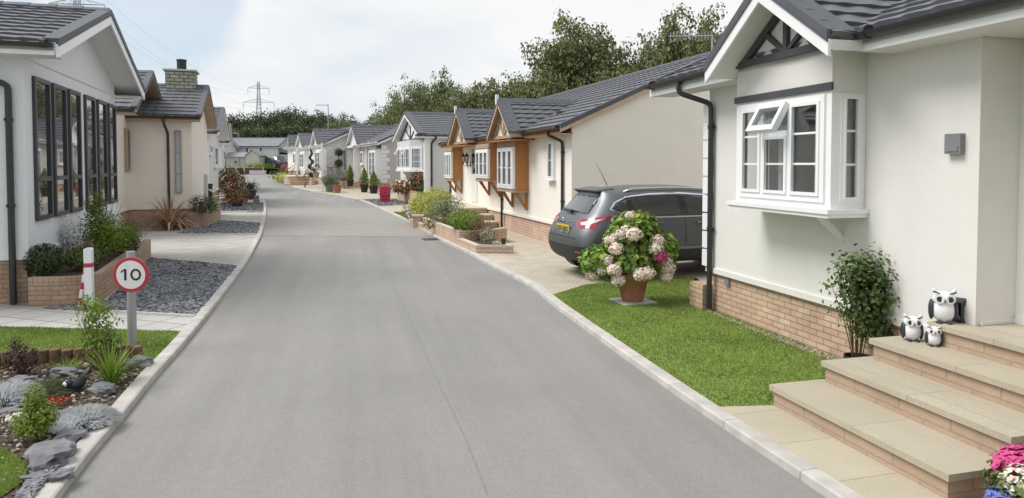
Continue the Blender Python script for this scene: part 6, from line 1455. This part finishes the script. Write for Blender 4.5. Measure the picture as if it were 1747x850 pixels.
# ================================================================ pylons, cables, aerials
def pylon(label, loc, legs, k=1.):
    t = thing('pylon', label, 'pylon', loc, R(8), 'electricity pylons'); hb = 43. + legs; m = MB(); W0, W1 = 3.2, .45
    def wd(z): return W1 + (W0 - W1) * max(0, 1 - z / (hb * .96)) ** 1.3
    zs = [0] + [hb * (1 - .86 ** i) for i in range(1, 14)] + [hb]; cs = [(-1, -1), (1, -1), (1, 1), (-1, 1)]; th = .16 * k
    for a, b in zip(zs, zs[1:]):
        wa, wb = wd(a), wd(b)
        for i, c in enumerate(cs):
            d = cs[(i + 1) % 4]
            m.bar((c[0] * wa, c[1] * wa, a), (c[0] * wb, c[1] * wb, b), th, th); m.bar((c[0] * wa, c[1] * wa, a), (d[0] * wb, d[1] * wb, b), th * .6, th * .6); m.bar((d[0] * wa, d[1] * wa, a), (c[0] * wb, c[1] * wb, b), th * .6, th * .6)
    m.build('tower', 'pylon_steel', t)
    tips = []
    for z, w in ((hb - 3.5, 5.3), (hb - 10.8, 7.6)):
        m = MB()
        for sx in (-1, 1):
            for y in (-.5, .5): m.bar((0, y, z), (sx * w, 0, z), th, th); m.bar((0, y, z + 1.9), (sx * w, 0, z + .1), th * .7, th * .7)
            for q in (.3, .55, .8): m.bar((sx * w * q, 0, z), (sx * w * (q - .15), 0, z + 1.9 * (1 - q + .12)), th * .5, th * .5)
        a = m.build('cross_arm', 'pylon_steel', t); m = MB()
        for sx in (-1, 1): m.tube([(sx * w, 0, z), (sx * w, 0, z - 3.2)], .11 * k, 6); tips.append(Vector((sx * w, 0, z - 3.2)))
        m.build('insulator', 'pylon_steel', a)
    return t, [t.location + Matrix.Rotation(t.rotation_euler.z, 3, 'Z') @ p for p in tips]
def X_(px, Y): return (px - CX) / F_ * Y
t1, a1 = pylon('middle pylon standing behind the wood left of centre', (X_(443, 350), 350, 2.), 0)
t0, a0 = pylon('nearest pylon, its arms just above the near left roof ridge', (X_(138, 200), 200, 2.), 15.)
t2, a2 = pylon('tiny distant pylon right of the middle one', (X_(524, 800), 800, 2.), -2)
for (p, q), lb in zip(list(zip(a0, a1)), ('left upper', 'right upper', 'left lower', 'right lower')):
    m = MB(); pts = []
    for k in range(25): s = k / 24; v = p.lerp(q, s); v.z -= 7 * 4 * s * (1 - s); pts.append(v)
    m.tube(pts, .028, 4); o = m.build('power_cable', 'pylon_steel', uv=False); prop(o, 'thin %s cable strung between the nearest and the middle pylon' % lb, 'power cable', 'power cables')
def aerial(label, loc, L, mast, n=12, rz=0., sz=1.):
    t = thing('tv_aerial', label, 'aerial', loc, rz, 'television aerials'); m = MB(); m.tube([(0, 0, 0), (0, 0, mast)], .018 * sz, 6); m.build('mast', 'grey_metal', t); m = MB(); m.tube([(0, 0, mast - .03), (-L, 0, mast - .03)], .014 * sz, 6)
    for k in range(n): x = -L * (k + .3) / n; m.tube([(x, 0, mast - .03 - .11), (x, 0, mast - .03 + .11)], .006 * sz, 4)
    m.build('boom', 'grey_metal', t)
q = B.world(-1.0, 3.95, 4.9); aerial('television aerial on the ivory bungalow ridge, seen against the large right hand tree', (q.x, q.y, q.z), 1.1, .52, 14, R(-4), 1.3)
q = Cc.world(0, 0)
aerial('television aerial on the far white bungalow, seen against the wood', (X_(561, 56), 56, 4.2), 1.0, 7.05 - 4.2, 6, 0, 2.)
aerial('television aerial on the far bungalow beyond the road end', (X_(407, 90), 90, 5.2), .7, 1.1, 3, 0, 2.5)
aerial('small television aerial at the far left end of the road', (X_(389, 86), 86, 4.9), .5, .9, 3, 0, 2.5)

# ================================================================ light, sky, camera
w = bpy.data.worlds.new('World'); SC.world = w; w.use_nodes = True; nt = w.node_tree; nt.nodes.clear()
SUN_EL, SUN_AZ = R(53), R(-92)       # azimuth from +Y, clockwise positive
out_ = nt.nodes.new('ShaderNodeOutputWorld'); sky = nt.nodes.new('ShaderNodeTexSky'); sky.sky_type = 'NISHITA'; sky.sun_disc = False; sky.sun_elevation = SUN_EL; sky.sun_rotation = SUN_AZ; sky.dust_density = 1.; sky.air_density = 1.; sky.ozone_density = .35
b1 = nt.nodes.new('ShaderNodeBackground'); b1.inputs['Strength'].default_value = .12; nt.links.new(sky.outputs[0], b1.inputs['Color'])
tc = nt.nodes.new('ShaderNodeTexCoord')
mp = nt.nodes.new('ShaderNodeMapping'); mp.inputs['Scale'].default_value = (1, 1, 2.6); nt.links.new(tc.outputs['Generated'], mp.inputs['Vector'])
n1 = nt.nodes.new('ShaderNodeTexNoise'); n1.inputs['Scale'].default_value = 2.6; n1.inputs['Detail'].default_value = 7.; n1.inputs['Roughness'].default_value = .52; nt.links.new(mp.outputs[0], n1.inputs['Vector'])
n2 = nt.nodes.new('ShaderNodeTexNoise'); n2.inputs['Scale'].default_value = 4.5; n2.inputs['Detail'].default_value = 6.; nt.links.new(mp.outputs[0], n2.inputs['Vector'])
cr = nt.nodes.new('ShaderNodeValToRGB'); cr.color_ramp.elements[0].position = .32; cr.color_ramp.elements[0].color = (.66, .71, .755, 1); cr.color_ramp.elements[1].position = .62; cr.color_ramp.elements[1].color = (.80, .805, .81, 1); nt.links.new(n2.outputs['Fac'], cr.inputs['Fac'])
b2_ = nt.nodes.new('ShaderNodeBackground'); b2_.inputs['Strength'].default_value = 1.; nt.links.new(cr.outputs[0], b2_.inputs['Color'])
fac = None
def M2(op, a, b=None, clamp=False):
    n = nt.nodes.new('ShaderNodeMath'); n.operation = op; n.use_clamp = clamp
    for i, v in enumerate((a, b)):
        if v is None: continue
        if isinstance(v, (int, float)): n.inputs[i].default_value = v
        else: nt.links.new(v, n.inputs[i])
    return n.outputs[0]
hole = None
for px, py, wd_ in ((265, 20, .992), (215, 55, .9975), (330, 8, .997), (0, -5, .999)):
    d = Vector(ray(px, py)).normalized(); vm = nt.nodes.new('ShaderNodeVectorMath'); vm.operation = 'DOT_PRODUCT'; nt.links.new(tc.outputs['Generated'], vm.inputs[0]); vm.inputs[1].default_value = d
    a = M2('MULTIPLY', M2('SUBTRACT', vm.outputs['Value'], wd_), 1 / (1 - wd_)); a = M2('MAXIMUM', a, 0.); hole = a if hole is None else M2('MAXIMUM', hole, a)
h2 = M2('ADD', M2('MULTIPLY', hole, .8), M2('MULTIPLY', M2('SUBTRACT', .5, n1.outputs['Fac']), 1.6))
mr = nt.nodes.new('ShaderNodeMapRange'); mr.inputs['From Min'].default_value = .22; mr.inputs['From Max'].default_value = .62; mr.inputs['To Min'].default_value = 1.; mr.inputs['To Max'].default_value = .5; nt.links.new(h2, mr.inputs['Value'])
mx = nt.nodes.new('ShaderNodeMixShader'); nt.links.new(mr.outputs[0], mx.inputs[0]); nt.links.new(b1.outputs[0], mx.inputs[1]); nt.links.new(b2_.outputs[0], mx.inputs[2]); nt.links.new(mx.outputs[0], out_.inputs['Surface'])
sl = bpy.data.lights.new('sun', 'SUN'); sl.energy = 2.7; sl.angle = R(30); sl.color = (1, .965, .91); so = bpy.data.objects.new('sun', sl); C.objects.link(so)
dv = Vector((math.sin(SUN_AZ) * math.cos(SUN_EL), math.cos(SUN_AZ) * math.cos(SUN_EL), math.sin(SUN_EL))); so.rotation_euler = dv.to_track_quat('Z', 'Y').to_euler(); so.location = (0, 0, 30)
cd = bpy.data.cameras.new('camera'); cam = bpy.data.objects.new('camera', cd); C.objects.link(cam); SC.camera = cam
cam.location = (0, 0, H); cam.rotation_euler = (R(90) - TH, 0, 0); cd.sensor_width = 36; cd.lens = F_ / 1747 * 36; cd.shift_y = -(425 - CY) / 1747; cd.clip_start = .05; cd.clip_end = 5000
SC.view_settings.view_transform = 'Standard'; SC.view_settings.look = 'None'; SC.view_settings.gamma = 1; SC.view_settings.exposure = .24; SC.view_settings.use_curve_mapping = False
SC.render.engine = 'CYCLES'; SC.cycles.use_denoising = True; SC.cycles.max_bounces = 8; SC.cycles.transparent_max_bounces = 12; SC.cycles.caustics_reflective = False; SC.cycles.caustics_refractive = False
